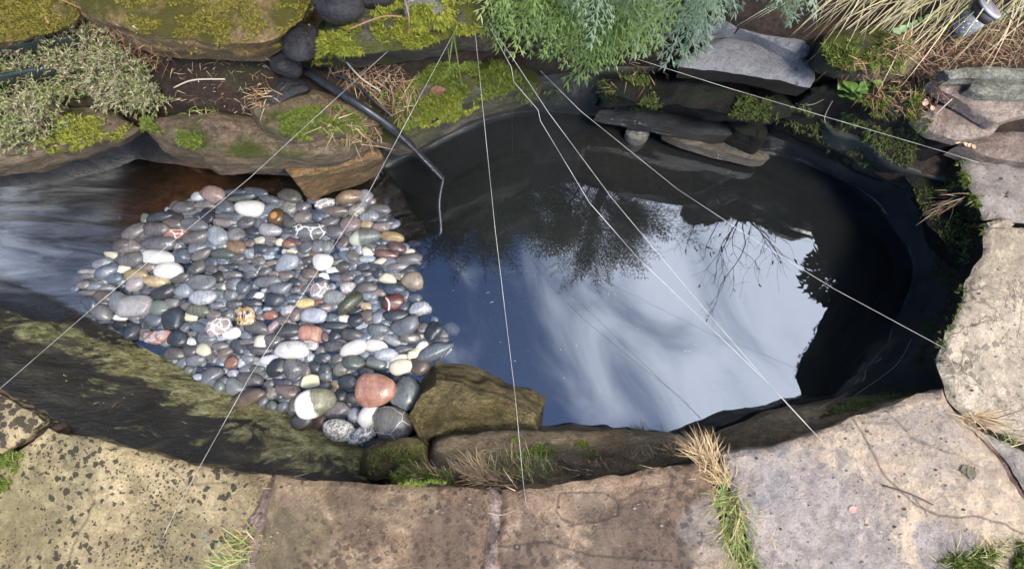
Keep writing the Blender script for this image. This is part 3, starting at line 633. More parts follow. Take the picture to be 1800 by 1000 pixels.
r_lawn = stone('mossy_mound', [L_([(-160, -110), (60, -110), (138, 0), (130, 40), (70, 60), (0, 74), (-160, 90)], .55), L_([(-160, -110), (60, -120), (150, 0), (140, 50), (80, 72), (0, 88), (-160, 108)], .46), L_([(-160, -110), (60, -120), (150, 0), (140, 50), (80, 72), (0, 88), (-160, 108)], .40)], M_OCHRE, 'yellow-green mossy mound in the top left corner behind the edging', 'mound', dome=.02)
# pond-side stones of the right half
stone('slate_slab', [L_([(1190, 112), (1204, 94), (1262, 68), (1330, 62), (1392, 82), (1432, 112), (1434, 138), (1425, 151), (1330, 134), (1260, 121)], .42)], M_SLATE, 'blue-grey slate slab overhanging the dark far end of the pond', 'slate slab', side=M_SHADEMOSS, res=.013, dome=.004, rough=.003, thick=.05, flare=-.01, lin=True)  # sides painted in the shade-darkened mossy colour so the slab edge goes dark
stone('slate_slab', [L_([(1225, 60), (1300, 48), (1345, 64), (1402, 92), (1445, 72), (1460, -10), (1340, -40), (1230, -20)], .455)], M_SLATE, 'upper slate slab half under the conifer behind the first', 'slate slab', res=.016, dome=.004, rough=.007, thick=.04, lin=True)
stone('ledge_stone', [L_([(1052, 186), (1130, 182), (1230, 196), (1290, 222), (1286, 238), (1210, 228), (1120, 208), (1062, 198)], .13)], M_DSLATE, 'long dark ledge stone low on the far pond wall', 'rock', res=.012, dome=.004, rough=.008, thick=.055)
stone('ledge_stone', [L_([(1168, 230), (1230, 232), (1300, 250), (1350, 268), (1352, 276), (1330, 280), (1250, 263), (1182, 246)], .07)], M_TANLEDGE, 'pale narrow ledge stone just above the water at the far wall', 'rock', res=.012, dome=.004, rough=.006, thick=.045)
stone('ledge_stone', [L_([(1104, 220), (1132, 218), (1142, 232), (1126, 243), (1108, 236)], .05)], M_PALEG, 'small pale stone sticking out of the dark far wall', 'rock', res=.009, rough=.006, thick=.05)
stone('ledge_stone', [L_([(1290, 200), (1340, 198), (1352, 226), (1345, 246), (1305, 236), (1290, 220)], .16)], M_SHADEMOSS, 'dark blocky stone in the corner of the far pond wall', 'rock', rough=.01, thick=.12)
stone('wall_rock', [L_([(1060, 150), (1200, 128), (1330, 150), (1420, 170), (1345, 205), (1230, 190), (1130, 176)], .30), L_([(1050, 170), (1200, 120), (1340, 140), (1430, 190), (1340, 225), (1230, 206), (1120, 188)], .12)], M_SHADEMOSS, 'dark mossy stone in the shade under the slate slab', 'rock', rough=.015)
stone('sunken_stone', [L_([(1015, 236), (1100, 246), (1190, 276), (1215, 318), (1130, 318), (1055, 300), (1015, 276)], -.05)], M_SUB, 'flat brown stone sunk under water at the far end', 'rock', rough=.012, thick=.08, flare=.02)
r_slope = stone('corner_block', [L_([(1425, 150), (1500, 168), (1560, 196), (1640, 214), (1684, 243), (1745, 225), (1770, 150), (1600, 110)], .395), L_([(1345, 220), (1430, 268), (1480, 290), (1522, 304), (1582, 314), (1700, 245), (1770, 150), (1500, 115)], .11), L_([(1365, 215), (1440, 258), (1480, 276), (1520, 290), (1570, 298), (1700, 245), (1770, 150), (1500, 115)], .06)], M_SHADEMOSS, 'big dark corner block sloping into the pond with mossy face', 'rock', dome=.004, rough=.012)
stone('stacked_stone', [L_([(1612, 205), (1660, 175), (1735, 196), (1770, 212), (1752, 232), (1690, 246), (1645, 232)], .405)], M_PINK, 'pinkish flat stone lowest of the stack on the right', 'flat stone', res=.011, dome=.003, rough=.005, thick=.03, lin=True)
stone('stacked_stone', [L_([(1640, 142), (1690, 138), (1770, 150), (1830, 160), (1830, 192), (1758, 212), (1700, 182), (1655, 156)], .45)], M_PINK, 'pink sandstone slab in the middle of the stack on the right', 'flat stone', res=.011, dome=.003, rough=.005, thick=.035, lin=True)
stone('stacked_stone', [L_([(1712, 146), (1735, 139), (1830, 137), (1830, 164), (1728, 165), (1706, 158)], .478)], M_PALEG, 'pale greenish flat stone on the pink slab of the stack', 'flat stone', res=.011, dome=.003, rough=.005, thick=.027, lin=True)
stone('stacked_stone', [L_([(1662, 119), (1740, 117), (1830, 117), (1830, 135), (1740, 137), (1672, 136)], .50)], M_PALEG, 'topmost narrow pale stone of the stack on the right', 'flat stone', res=.011, dome=.003, rough=.005, thick=.035, lin=True)
stone('stacked_stone', [L_([(1692, 252), (1750, 232), (1830, 226), (1930, 232), (1930, 300), (1800, 284), (1722, 268)], .365)], M_PINK, 'brown stained flat stone between the stack and the pale slab', 'flat stone', res=.012, dome=.003, rough=.006, thick=.06, lin=True)
stone('mossy_wall_stone', [L_([(1600, 300), (1690, 285), (1716, 345), (1736, 395), (1724, 450), (1700, 470), (1650, 400), (1610, 340)], .24), L_([(1585, 315), (1690, 280), (1720, 345), (1745, 395), (1730, 460), (1690, 490), (1630, 420), (1595, 345)], .10)], M_SHADEMOSS, 'dark mossy stone below the pale slabs in the right pond wall', 'rock', rough=.014)
r_tr = stone('grassy_rock', [L_([(1450, 70), (1500, 52), (1570, 60), (1600, 85), (1570, 112), (1500, 120), (1455, 105)], .52), L_([(1430, 80), (1500, 40), (1580, 45), (1625, 85), (1590, 130), (1500, 142), (1430, 125)], .42)], M_ROCKG, 'mossy stone under the overhanging dry grass at the top right', 'rock', dome=.02)
stone('pale_stone', [L_([(712, 2), (740, -6), (775, -2), (778, 12), (745, 16), (716, 12)], .66)], M_PALEG, 'small pale stone on top of the mossy grey boulder', 'rock', res=.009, rough=.006, thick=.05, flare=.01)
stone('angular_slate', [L_([(470, 160), (500, 137), (528, 140), (545, 155), (520, 165), (495, 176), (474, 176)], .46), L_([(466, 172), (500, 135), (530, 138), (548, 160), (522, 174), (495, 184), (470, 182)], .40)], M_DARK, 'dark angular slate on the soil left of the hose', 'rock', res=.01, dome=.004, rough=.005)
# front stones standing in the pond
r_olive = stone('pond_rock', [L_([(722, 732), (744, 692), (774, 668), (862, 696), (944, 728), (942, 756), (860, 764), (772, 768), (738, 766)], .125), L_([(714, 734), (736, 690), (766, 634), (860, 650), (962, 704), (952, 760), (860, 771), (772, 780), (731, 772)], -.005), L_([(720, 734), (740, 690), (768, 640), (860, 656), (955, 708), (948, 758), (860, 770), (772, 778), (735, 770)], -.2)], M_OLIVE, 'big olive-brown angular rock standing in the pond at the near edge', 'rock', res=.009, dome=.005, edge=.05, rough=.009, freq=11, lin=True, crag=True, top_rough=1.6, sharp=25)
r_front = stone('ledge_rock', [L_([(764, 775), (824, 762), (952, 758), (1030, 758), (1124, 764), (1200, 778), (1252, 795), (1262, 830), (1180, 850), (1080, 868), (890, 890), (770, 850)], .17), L_([(756, 776), (824, 757), (952, 752), (1030, 752), (1124, 756), (1205, 770), (1262, 790), (1270, 835), (1180, 855), (1080, 872), (890, 895), (760, 855)], .02)], M_LEDGE, 'long wet ledge rock along the near edge below the slabs', 'rock', res=.012, dome=.012, rough=.01, sharp=60)
r_small = stone('pond_rock', [L_([(648, 798), (668, 786), (706, 770), (738, 768), (752, 800), (744, 815), (690, 836), (654, 830)], .16), L_([(638, 800), (662, 780), (704, 764), (744, 764), (760, 800), (750, 818), (690, 845), (644, 838)], .06)], M_OLIVE, 'small olive mossy rock left of the big angular rock', 'rock', res=.01, dome=.02, rough=.012)
stone('ledge_rock', [L_([(1236, 780), (1290, 756), (1392, 726), (1480, 714), (1560, 698), (1620, 690), (1660, 715), (1480, 775), (1330, 815), (1262, 815)], .20), L_([(1215, 776), (1285, 746), (1390, 712), (1480, 700), (1560, 686), (1630, 676), (1680, 720), (1480, 785), (1330, 820), (1255, 820)], .03)], M_LEDGE, 'dark strip of ledge rock under the big grey flagstone', 'rock', res=.012, dome=.01, rough=.009, sharp=60)
stone('moss_stone', [L_([(690, 838), (725, 828), (775, 830), (800, 845), (770, 858), (720, 858)], .235)], M_ROCKG, 'mossy lump in the gap behind the brown square slab', 'rock', res=.01, dome=.02, rough=.008, thick=.1, flare=.02)
# lawn edging strips
def strip(pts, h, label):
    t = bpy.data.materials.get('edging_plastic')
    if not t:
        q = MT('edging_plastic', .45); q.base(q.ramp(q.noise(20, 5), [(.4, (.018, .027, .025)), (.7, (.05, .065, .06))])); t = q.m
    pts = spline([P(*p) for p in pts], 6); V = []; F = []
    for i, p in enumerate(pts):
        d = (pts[min(i + 1, len(pts) - 1)] - pts[max(i - 1, 0)]).normalized(); nn = Vector((-d.y, d.x, 0)) * .003
        for q in ((nn, 0), (nn * 1.6, -.004), (nn, -.008), (nn, -h), (-nn, -h), (-nn, -.008), (-nn * 1.6, -.004), (-nn, 0)): V.append(tuple(p + q[0] + Vector((0, 0, q[1]))))
    for i in range(len(pts) - 1):
        for k in range(8): F.append((i * 8 + k, i * 8 + (k + 1) % 8, i * 8 + 8 + (k + 1) % 8, i * 8 + 8 + k))
    tag(link('lawn_edging', V, F, t), label, 'edging', 'plastic edging strips at the left')
strip([(-150, 100, .5), (0, 82, .5), (60, 71, .505), (130, 62, .51)], .09, 'upper dark plastic edging strip holding the mossy mound')
strip([(-150, 152, .47), (0, 131, .47), (45, 122, .47), (90, 118, .465)], .07, 'lower dark plastic edging strip behind the heather')

# moss growing on stones (part of the stone)
moss('moss', r_back, [(548, 60), (600, 60), (640, 90), (600, 118), (550, 110)], 2600, MOSS_BRIGHT, ragged=.15)
moss('moss', r_back, [(600, 40), (700, 10), (840, 5), (850, 60), (780, 80), (740, 85), (660, 70), (600, 62)], 5200, MOSS_BRIGHT, ragged=.42)
moss('moss', r_moss, [(490, 205), (540, 190), (600, 190), (648, 215), (640, 240), (560, 245), (500, 240)], 4200, MOSS_GREEN, ragged=.22)
moss('moss', r_ledge, [(700, 165), (760, 110), (880, 105), (925, 150), (860, 180), (770, 215), (700, 225)], 7000, MOSS_GREEN, ragged=.25)
moss('moss', r_ledge, [(735, 180), (800, 165), (880, 172), (770, 218), (735, 222)], 2400, MOSS_BRIGHT, ragged=.25)
moss('moss', r_ochre, [(200, -10), (560, -10), (540, 60), (460, 100), (320, 95), (230, 60)], 6500, MOSS_OCHRE, ragged=.45, ln=(.003, .007), wd=.0028)
moss('moss', r_lawn, [(-30, -10), (130, -10), (135, 40), (60, 68), (-30, 82)], 6000, MOSS_OCHRE, ragged=.1, ln=(.003, .008), wd=.0028)
moss('moss', r_left, [(70, 200), (240, 215), (210, 250), (100, 270), (60, 255)], 2200, MOSS_BRIGHT, ragged=.3)
moss('moss', r_mid, [(310, 232), (360, 232), (355, 262), (315, 255)], 500, MOSS_GREEN, ragged=.3)
moss('moss', r_mid, [(245, 205), (290, 205), (285, 235), (250, 225)], 400, MOSS_GREEN, ragged=.3)
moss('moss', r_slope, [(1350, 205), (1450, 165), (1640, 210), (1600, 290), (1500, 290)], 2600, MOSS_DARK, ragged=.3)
moss('moss', r_tr, [(1450, 75), (1600, 75), (1590, 125), (1440, 130)], 2000, MOSS_GREEN, ragged=.3)
moss('moss', r_small, [(645, 790), (750, 780), (745, 835), (650, 840)], 900, MOSS_GREEN, ragged=.5, ln=(.003, .006))
moss('moss', r_front, [(900, 770), (1060, 775), (1050, 800), (900, 800)], 900, MOSS_GREEN, ragged=.4, ln=(.003, .007))
moss('moss_patch', None, [(1480, 150), (1620, 160), (1610, 215), (1520, 200)], 1500, MOSS_GREEN, ragged=.4, label='yellow-green moss patch among litter above the corner block')
moss('moss_patch', None, [(690, 832), (790, 828), (790, 855), (700, 855)], 1600, MOSS_GREEN, ragged=.1, label='green moss patch beside the mossy lump behind the brown slab')
moss('moss_patch', None, [(-20, 800), (45, 795), (15, 860), (-20, 870)], 1300, MOSS_GREEN, ragged=.15, label='bright green moss in the joint at the left edge')
moss('moss_patch', None, [(1690, 280), (1735, 380), (1715, 395), (1650, 360), (1665, 290)], 1300, MOSS_GREEN, ragged=.3, label='green moss hanging below the stained pale slab')
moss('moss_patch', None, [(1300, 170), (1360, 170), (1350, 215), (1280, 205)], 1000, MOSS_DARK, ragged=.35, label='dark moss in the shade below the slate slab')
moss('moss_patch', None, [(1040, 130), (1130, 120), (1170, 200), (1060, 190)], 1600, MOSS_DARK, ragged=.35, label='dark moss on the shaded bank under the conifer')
moss('moss_patch', None, [(1470, 710), (1560, 690), (1600, 690), (1500, 722), (1440, 735)], 900, MOSS_DARK, ragged=.3, ln=(.004, .008), label='thin moss on the ledge strip under the grey flagstone')
moss('moss_patch', None, [(1650, 985), (1720, 965), (1800, 950), (1810, 1010), (1650, 1010)], 1300, MOSS_GREEN, ragged=.5, label='grassy moss creeping over the front right corner', ln=(.008, .02))
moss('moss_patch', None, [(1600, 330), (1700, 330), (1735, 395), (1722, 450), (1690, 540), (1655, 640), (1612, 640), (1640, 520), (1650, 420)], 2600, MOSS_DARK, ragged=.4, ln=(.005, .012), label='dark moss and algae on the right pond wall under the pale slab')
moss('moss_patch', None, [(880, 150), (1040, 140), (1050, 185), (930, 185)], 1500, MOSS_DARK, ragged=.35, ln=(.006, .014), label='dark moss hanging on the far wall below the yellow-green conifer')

# ------------------------------------------------------------------ pebbles (measured: x y width height angle colour, in eight windows of the photo)
PEB = {
(100, 310, 4.547): "1018 247 165 90 0 n;625 440 190 105 35 n;795 425 215 110 5 g;825 325 210 80 12 k;965 322 190 60 -25 k;935 378 165 78 -5 g;710 340 60 80 0 e;720 475 170 50 0 b;960 460 190 80 0 X1;520 555 155 110 -5 n;595 560 160 105 10 g;810 540 260 110 5 b;970 555 80 60 0 p;435 632 110 60 0 y;510 645 100 70 30 b;600 670 180 115 10 n;810 645 275 105 -5 X2;890 750 215 125 0 X3;1000 635 150 115 -20 b;365 700 150 85 10 l;470 705 100 50 0 b;515 742 140 65 10 y;625 785 210 95 0 t;730 730 125 80 10 p;270 762 200 40 0 l;255 795 110 50 0 n;400 760 180 100 40 b;455 810 135 85 0 b;795 838 190 95 -8 t;630 855 130 120 0 l;725 880 70 60 0 l;290 850 170 45 0 g;215 865 90 65 0 n;150 895 60 50 0 b;750 915 180 60 20 b;845 930 200 105 20 k;990 810 150 85 10 n;1020 910 150 110 0 l;400 890 120 60 0 g;265 930 170 50 0 n;370 960 150 90 0 n",
(100, 470, 5.263): "310 330 110 140 50 b;420 415 190 125 -25 n;560 320 170 170 60 g;720 360 290 180 10 X4;590 460 135 60 0 w;590 525 140 65 0 k;700 590 140 150 0 k;820 600 100 80 0 n;785 550 75 50 0 n;935 650 230 120 10 X5;905 485 150 130 -20 b;1075 480 200 180 0 k;950 375 170 130 -5 e;1065 335 140 100 10 n;1120 660 170 150 20 k;1100 795 190 110 0 n;1180 555 110 100 40 b",
(320, 310, 5.263): "290 165 210 140 -15 X6;150 190 120 80 0 l;50 285 150 100 0 n;215 265 190 75 0 n;165 310 80 60 0 n;100 345 120 55 10 n;240 370 130 150 60 k;415 285 165 115 -15 g;490 150 260 55 0 b;550 205 260 65 8 e;690 150 220 80 -10 b;815 215 200 80 -15 g;1000 185 200 120 -20 n;625 300 245 140 0 X7;835 290 160 65 20 g;745 360 120 55 10 g;995 290 130 110 -10 s;1120 285 140 85 10 n;345 335 80 80 0 b;445 375 270 55 0 g;405 435 225 75 -3 g;600 430 155 105 10 n;870 375 140 140 0 X8;995 370 110 40 0 b;720 440 90 80 0 b;775 410 70 60 0 b;1005 440 130 90 -20 n;1125 385 160 120 30 g;1260 365 140 110 -30 b;125 455 240 110 -5 g;120 570 250 120 15 n;330 560 160 190 60 l;495 545 170 120 10 n;660 510 140 80 -10 k;640 555 130 50 -10 k;820 495 200 110 -5 l;975 505 140 70 0 g;1190 510 280 140 0 X9;155 660 200 90 12 g;185 725 190 90 25 n;510 650 160 120 0 o;395 648 70 40 0 y;630 625 105 75 0 p;730 585 105 80 30 y;825 595 100 75 20 n;900 610 75 65 0 y;1000 632 135 80 0 r;1045 605 160 70 -25 m;1005 697 150 55 5 y;385 715 215 100 0 e;630 715 110 100 0 l;740 680 130 100 -5 k;850 680 100 50 25 b;520 760 150 90 20 g;590 790 130 60 10 g;705 785 130 85 0 n;800 745 115 50 0 l;900 745 100 40 0 b;970 800 210 150 25 l;30 735 110 130 0 b;150 845 150 110 40 n;270 795 130 90 0 b;385 795 100 60 0 g;275 858 125 75 -5 n;450 838 160 60 0 k;600 845 140 50 5 g;735 835 120 50 0 n;840 805 120 60 0 p;1150 660 120 110 40 g;1260 650 120 120 0 g;1340 650 120 110 0 g;1240 720 160 60 -5 o;1160 780 120 80 10 n;1300 795 180 140 0 X10;1080 835 120 75 0 g",
(540, 310, 5.263): "165 250 170 80 10 v;390 190 230 120 15 o;330 230 90 70 0 n;540 190 115 120 50 l;590 230 90 90 0 n;275 325 230 90 -3 n;465 315 160 110 35 s;665 305 200 95 -3 n;570 370 165 105 15 l;690 400 130 65 10 b;215 425 170 95 12 n;400 445 180 140 10 p;470 440 80 60 0 g;555 450 115 70 0 t;685 470 165 80 0 p;155 512 65 50 10 w;250 520 180 110 0 b;535 555 270 140 8 X11;340 610 90 105 -30 p;670 595 100 60 10 l;785 560 205 85 -8 X12;990 630 120 70 0 B;830 655 165 100 -20 m;945 700 120 60 10 y;680 675 110 90 30 n;485 680 80 85 0 l;565 695 110 85 0 y;420 740 115 110 -20 n;740 720 200 75 -8 r;935 770 240 95 8 g;1040 830 130 85 20 B;550 768 160 70 0 l;700 785 140 65 -5 y;285 795 110 55 20 n;335 835 130 90 10 n;830 840 210 75 3 n;235 873 110 70 0 w;160 930 100 70 0 w;525 840 120 70 0 b;430 835 80 60 0 e;570 820 70 50 0 y;660 885 110 110 0 k;550 905 100 50 0 n;460 900 80 60 0 n;745 945 160 85 -10 y;845 920 150 70 -10 s;975 960 150 180 80 X13;320 890 60 45 0 n;370 935 130 80 15 p;630 955 80 40 -15 p;300 950 160 50 0 g;480 960 110 80 30 b;340 690 80 80 0 l",
(560, 470, 5.263): "275 185 130 105 0 l;365 125 90 90 40 b;450 190 190 95 0 n;155 275 225 120 -5 l;285 330 260 120 45 X14;570 235 110 60 -15 p;700 205 190 100 -5 b;800 255 90 100 50 g;690 325 190 130 15 X15;890 290 120 80 0 b;510 320 90 60 0 g;440 360 110 70 -10 t;545 375 85 55 0 n;780 365 120 90 0 b;935 380 190 120 20 l;345 405 140 60 25 k;720 450 220 110 0 k;240 475 100 75 0 w;355 490 110 140 -60 k;455 450 110 110 30 n;550 465 120 100 50 l;800 545 270 150 25 g;640 525 95 55 0 b;960 565 120 100 20 n;1035 500 90 55 0 R;1060 600 170 130 50 k;1150 630 85 90 50 n;1230 565 150 110 -20 L;165 540 220 80 0 k;130 470 110 80 0 b;550 580 190 115 0 g;315 625 200 105 -5 n;155 625 120 110 30 k;50 640 90 110 50 m;425 595 80 80 0 b;845 650 190 100 5 n;675 675 180 75 -25 l;165 730 200 90 0 n;325 745 240 120 18 X16;535 725 200 105 -8 X17;960 735 120 90 40 w;800 755 190 70 3 b;1080 775 330 130 25 X18;625 805 205 115 3 l;885 805 140 90 35 X19;745 850 160 80 20 X20;770 920 215 130 12 X21;20 770 80 80 20 n;55 845 120 85 15 b;180 845 120 90 30 g;330 880 200 125 -5 e;535 890 180 115 -15 e;205 940 130 130 60 n;440 965 140 80 0 n;620 960 100 80 0 k;935 920 190 140 -10 n;60 950 120 120 70 k",
(320, 470, 5.263): "465 70 190 70 3 n;645 55 110 75 0 g;775 40 130 80 20 n;860 65 100 60 5 p;970 80 135 80 -3 n;1065 75 60 65 0 b;1135 105 115 75 -5 n;1190 65 150 100 0 n;345 95 120 110 -30 k;185 145 235 140 -5 g;40 100 100 90 0 g;485 155 140 120 0 g;565 190 140 120 0 b;380 180 75 60 10 y;660 165 100 85 0 b;795 130 240 100 0 g;920 195 200 105 12 g;1045 145 65 40 0 g;1110 190 70 60 30 r;1060 210 110 60 10 n;1160 195 110 70 20 g;200 275 220 140 5 l;345 255 95 100 0 g;455 260 120 95 0 g;570 275 120 50 8 n;700 262 110 65 10 w;765 215 65 45 0 l;750 300 50 40 0 e;855 305 180 120 -5 k;650 325 180 80 -5 k;800 260 80 60 0 b;980 270 100 55 0 g;1065 280 180 60 0 b;1275 215 150 140 0 X22;490 350 160 75 5 g;325 355 150 70 5 b;155 395 215 105 -3 e;75 455 150 80 -5 y;300 440 130 80 10 n;435 435 90 70 0 t;390 400 70 90 0 e;585 450 200 165 -10 X23;345 545 200 150 25 X24;205 495 110 50 0 g;460 612 150 95 15 X25;365 655 100 50 15 l;170 560 200 85 -12 b;105 615 120 50 5 n;725 465 80 65 0 n;715 410 70 70 0 b;790 385 85 40 0 l;820 440 130 80 5 r;985 390 135 85 25 l;935 350 80 40 15 n;1137 330 165 90 3 X26;1275 330 105 75 25 r;1320 380 150 80 25 p;950 485 140 70 0 n;1060 440 120 110 20 n;1215 445 240 130 3 l;565 570 80 50 0 n;700 555 210 110 -5 n;835 555 180 70 45 X27;985 585 220 120 5 k;1050 655 90 60 15 l;1195 610 205 130 -12 X28;1190 710 140 90 -10 v;1265 775 110 75 25 t;600 630 80 55 0 g;230 660 175 95 0 g;740 690 130 120 0 X29;845 680 150 120 0 n;80 690 115 75 -10 w;210 760 140 110 -15 y;365 725 155 75 3 n;470 680 110 45 8 g;580 690 200 50 8 n;525 720 100 50 0 l;615 715 70 40 0 o;600 765 60 70 60 b;510 780 90 65 15 n;735 770 190 75 0 n;1015 760 290 150 -3 X30;80 770 135 110 -10 n;320 790 70 45 -10 p;400 790 150 80 20 n;820 855 160 90 3 X31;855 790 110 50 0 b;130 865 175 100 3 g;285 845 120 85 -25 n;365 880 55 80 80 l;465 880 130 100 30 r;555 880 85 80 20 l;690 865 90 70 0 s;490 905 70 60 0 b;700 940 135 75 0 e;640 830 80 40 0 b;880 925 180 140 30 k;1020 935 170 180 60 g;1225 920 140 100 -15 k;1290 845 150 90 15 k;1160 820 90 110 0 g;950 850 100 30 0 n",
(320, 610, 5.263): "270 270 220 130 35 b;225 215 120 50 5 g;145 275 80 55 0 l;400 220 50 60 60 l;465 250 110 85 0 l;550 222 75 25 5 t;625 300 240 110 -10 n;380 340 120 120 -30 g;500 375 200 140 -15 g;610 475 320 120 22 X32;800 345 130 75 20 g;870 278 130 45 5 g;775 255 90 70 0 n;820 425 130 115 -20 s;975 410 240 115 -10 p;1190 315 160 110 8 X33;1060 335 90 70 30 n;940 330 160 60 0 b;960 490 130 50 0 b;1300 360 140 70 5 g;1330 255 100 120 0 g;1140 210 120 130 30 g;1050 540 110 150 0 e",
(500, 620, 5): "270 435 310 215 20 X34;800 330 320 255 0 X35;1070 370 250 235 50 X36;950 625 265 320 85 X37;745 548 190 150 50 X38;475 510 205 150 -5 g;610 545 130 130 -30 l;155 605 170 115 8 n;315 600 165 130 15 m;470 680 240 165 -12 X39;690 715 260 120 20 X40;625 650 120 75 0 b;600 395 100 150 85 k;490 380 130 110 20 k;430 340 70 60 0 p;455 275 90 75 -25 t;570 255 180 110 0 k;710 170 150 85 5 g;490 150 120 130 60 n;905 160 100 80 -20 k;1010 235 140 75 10 g;690 490 60 50 0 p;800 780 200 80 10 b",
}
SPECIAL = {  # label, base colours, flags
'X1': ('orange-pink pebble with a white vein crossing it', 'salmon'), 'X2': ('long bright white pebble lying above the other white egg-shaped one', 'white'),
'X3': ('bright white egg-shaped pebble below the long white one', 'white'), 'X4': ('broad flat pale grey stone at the stream side of the pebbles', 'pale'),
'X5': ('red and grey layered stone at the stream edge of the pebbles', 'redgrey'), 'X6': ('large pinkish brown pebble topmost in the far left corner of the bank', 'pink'),
'X7': ('largest white oval pebble at the far side near the tan block', 'white'), 'X8': ('round brown pebble with an orange centre at the far side', 'orangeeye'),
'X9': ('dark grey wedge-shaped pebble with white veins at the far side', 'veindark'), 'X10': ('round white pebble in the middle of the bank on the long cord', 'white'),
'X11': ('big grey-green shell-shaped pebble with a pale end', 'greengrey'), 'X12': ('tan notched pebble at the far water edge', 'tan'),
'X13': ('brownish pebble standing half in the water at the right edge', 'tanwet'), 'X14': ('long dark green pebble pointing up right', 'green'),
'X15': ('maroon pebble with a curved white band', 'maroonband'), 'X16': ('long white pebble with a dark spot, left of its white neighbour', 'white'),
'X17': ('white pebble touching the long white one on its right', 'white'), 'X18': ('largest slate-blue pebble at the water edge above the olive rock', 'slate'),
'X19': ('yellow-green speckled pebble next to the large slate-blue one', 'yelspeck'), 'X20': ('cream pebble half hidden behind the larger cream one', 'cream'),
'X21': ('large smooth cream pebble near the olive rock', 'cream'), 'X22': ('pale pinkish marbled pebble just below the cluster of white ones', 'marble'),
'X23': ('agate-like stone with black, white and honey brown swirls', 'agate'), 'X24': ('purple-grey stone marbled with white left of the agate-like one', 'marble'),
'X25': ('small clean white triangular pebble below the marbled stone', 'white'), 'X26': ('yellow oval pebble under the cord', 'yellow'),
'X27': ('slim purple pebble tilted up to the right', 'purple'), 'X28': ('pinkish red block-shaped pebble in the middle right', 'brick'),
'X29': ('round cream pebble in the lower middle', 'cream'), 'X30': ('very large white pebble with dark scribble marks', 'whitemark'),
'X31': ('flat bluish white pebble under the cord', 'bluewhite'), 'X32': ('long brown spindle-shaped pebble at the lower left edge', 'brown'),
'X33': ('bright lemon-white angular pebble above the big two-toned stone', 'lemon'), 'X34': ('big two-toned stone, half white and half olive grey', 'twotone'),
'X35': ('largest brick-red rounded stone near the olive rock', 'brickbig'), 'X36': ('large streaked blue-grey stone right of the brick-red one', 'streak'),
'X37': ('big grey stone laced with thin white veins beside the small mossy rock', 'veined'), 'X38': ('white pebble just left of the veined grey stone', 'white'),
'X39': ('pale speckled granite pebble at the lowest edge of the bank', 'granite'), 'X40': ('dark speckled long pebble below the veined grey stone', 'darkspeck'),
}
PCOL = {'k': (.032, .035, .040), 'g': (.094, .097, .104), 'l': (.205, .21, .225), 'b': (.068, .079, .096), 'n': (.09, .083, .080), 'p': (.145, .118, .113), 'w': (.47, .47, .455), 'y': (.38, .365, .28),
        't': (.24, .19, .115), 'r': (.15, .077, .058), 'm': (.09, .056, .058), 'o': (.125, .086, .055), 'e': (.082, .088, .076), 's': (.20, .195, .17), 'v': (.27, .26, .265), 'B': (.16, .18, .22), 'R': (.26, .17, .18), 'L': (.28, .28, .29)}
SCOL = {'salmon': (.50, .24, .17), 'white': (.70, .69, .67), 'pale': (.33, .32, .33), 'redgrey': (.36, .17, .14), 'pink': (.26, .19, .17), 'orangeeye': (.17, .105, .06), 'veindark': (.13, .135, .14), 'greengrey': (.17, .19, .17), 'tan': (.40, .29, .14),
        'tanwet': (.27, .22, .17), 'green': (.085, .09, .06), 'maroonband': (.19, .065, .055), 'slate': (.15, .175, .20), 'yelspeck': (.40, .37, .22), 'cream': (.74, .68, .56), 'marble': (.42, .37, .36), 'agate': (.30, .19, .08), 'yellow': (.50, .40, .19), 'purple': (.28, .20, .235),
        'brick': (.42, .22, .165), 'whitemark': (.68, .68, .66), 'bluewhite': (.58, .60, .66), 'brown': (.18, .135, .105), 'lemon': (.70, .67, .46), 'twotone': (.30, .29, .20), 'brickbig': (.50, .27, .20), 'streak': (.17, .195, .20), 'veined': (.25, .245, .23), 'granite': (.34, .33, .30), 'darkspeck': (.12, .125, .14)}
VEIN = {'salmon': ((.75, .7, .66), 18, .05), 'veindark': ((.7, .7, .7), 22, .05), 'veined': ((.72, .69, .62), 17, .022), 'marble': ((.78, .75, .73), 40, .12), 'v': ((.75, .73, .72), 45, .1), 'whitemark': ((.08, .08, .07), 26, .012), 'granite': ((.16, .15, .13), 240, .3)}
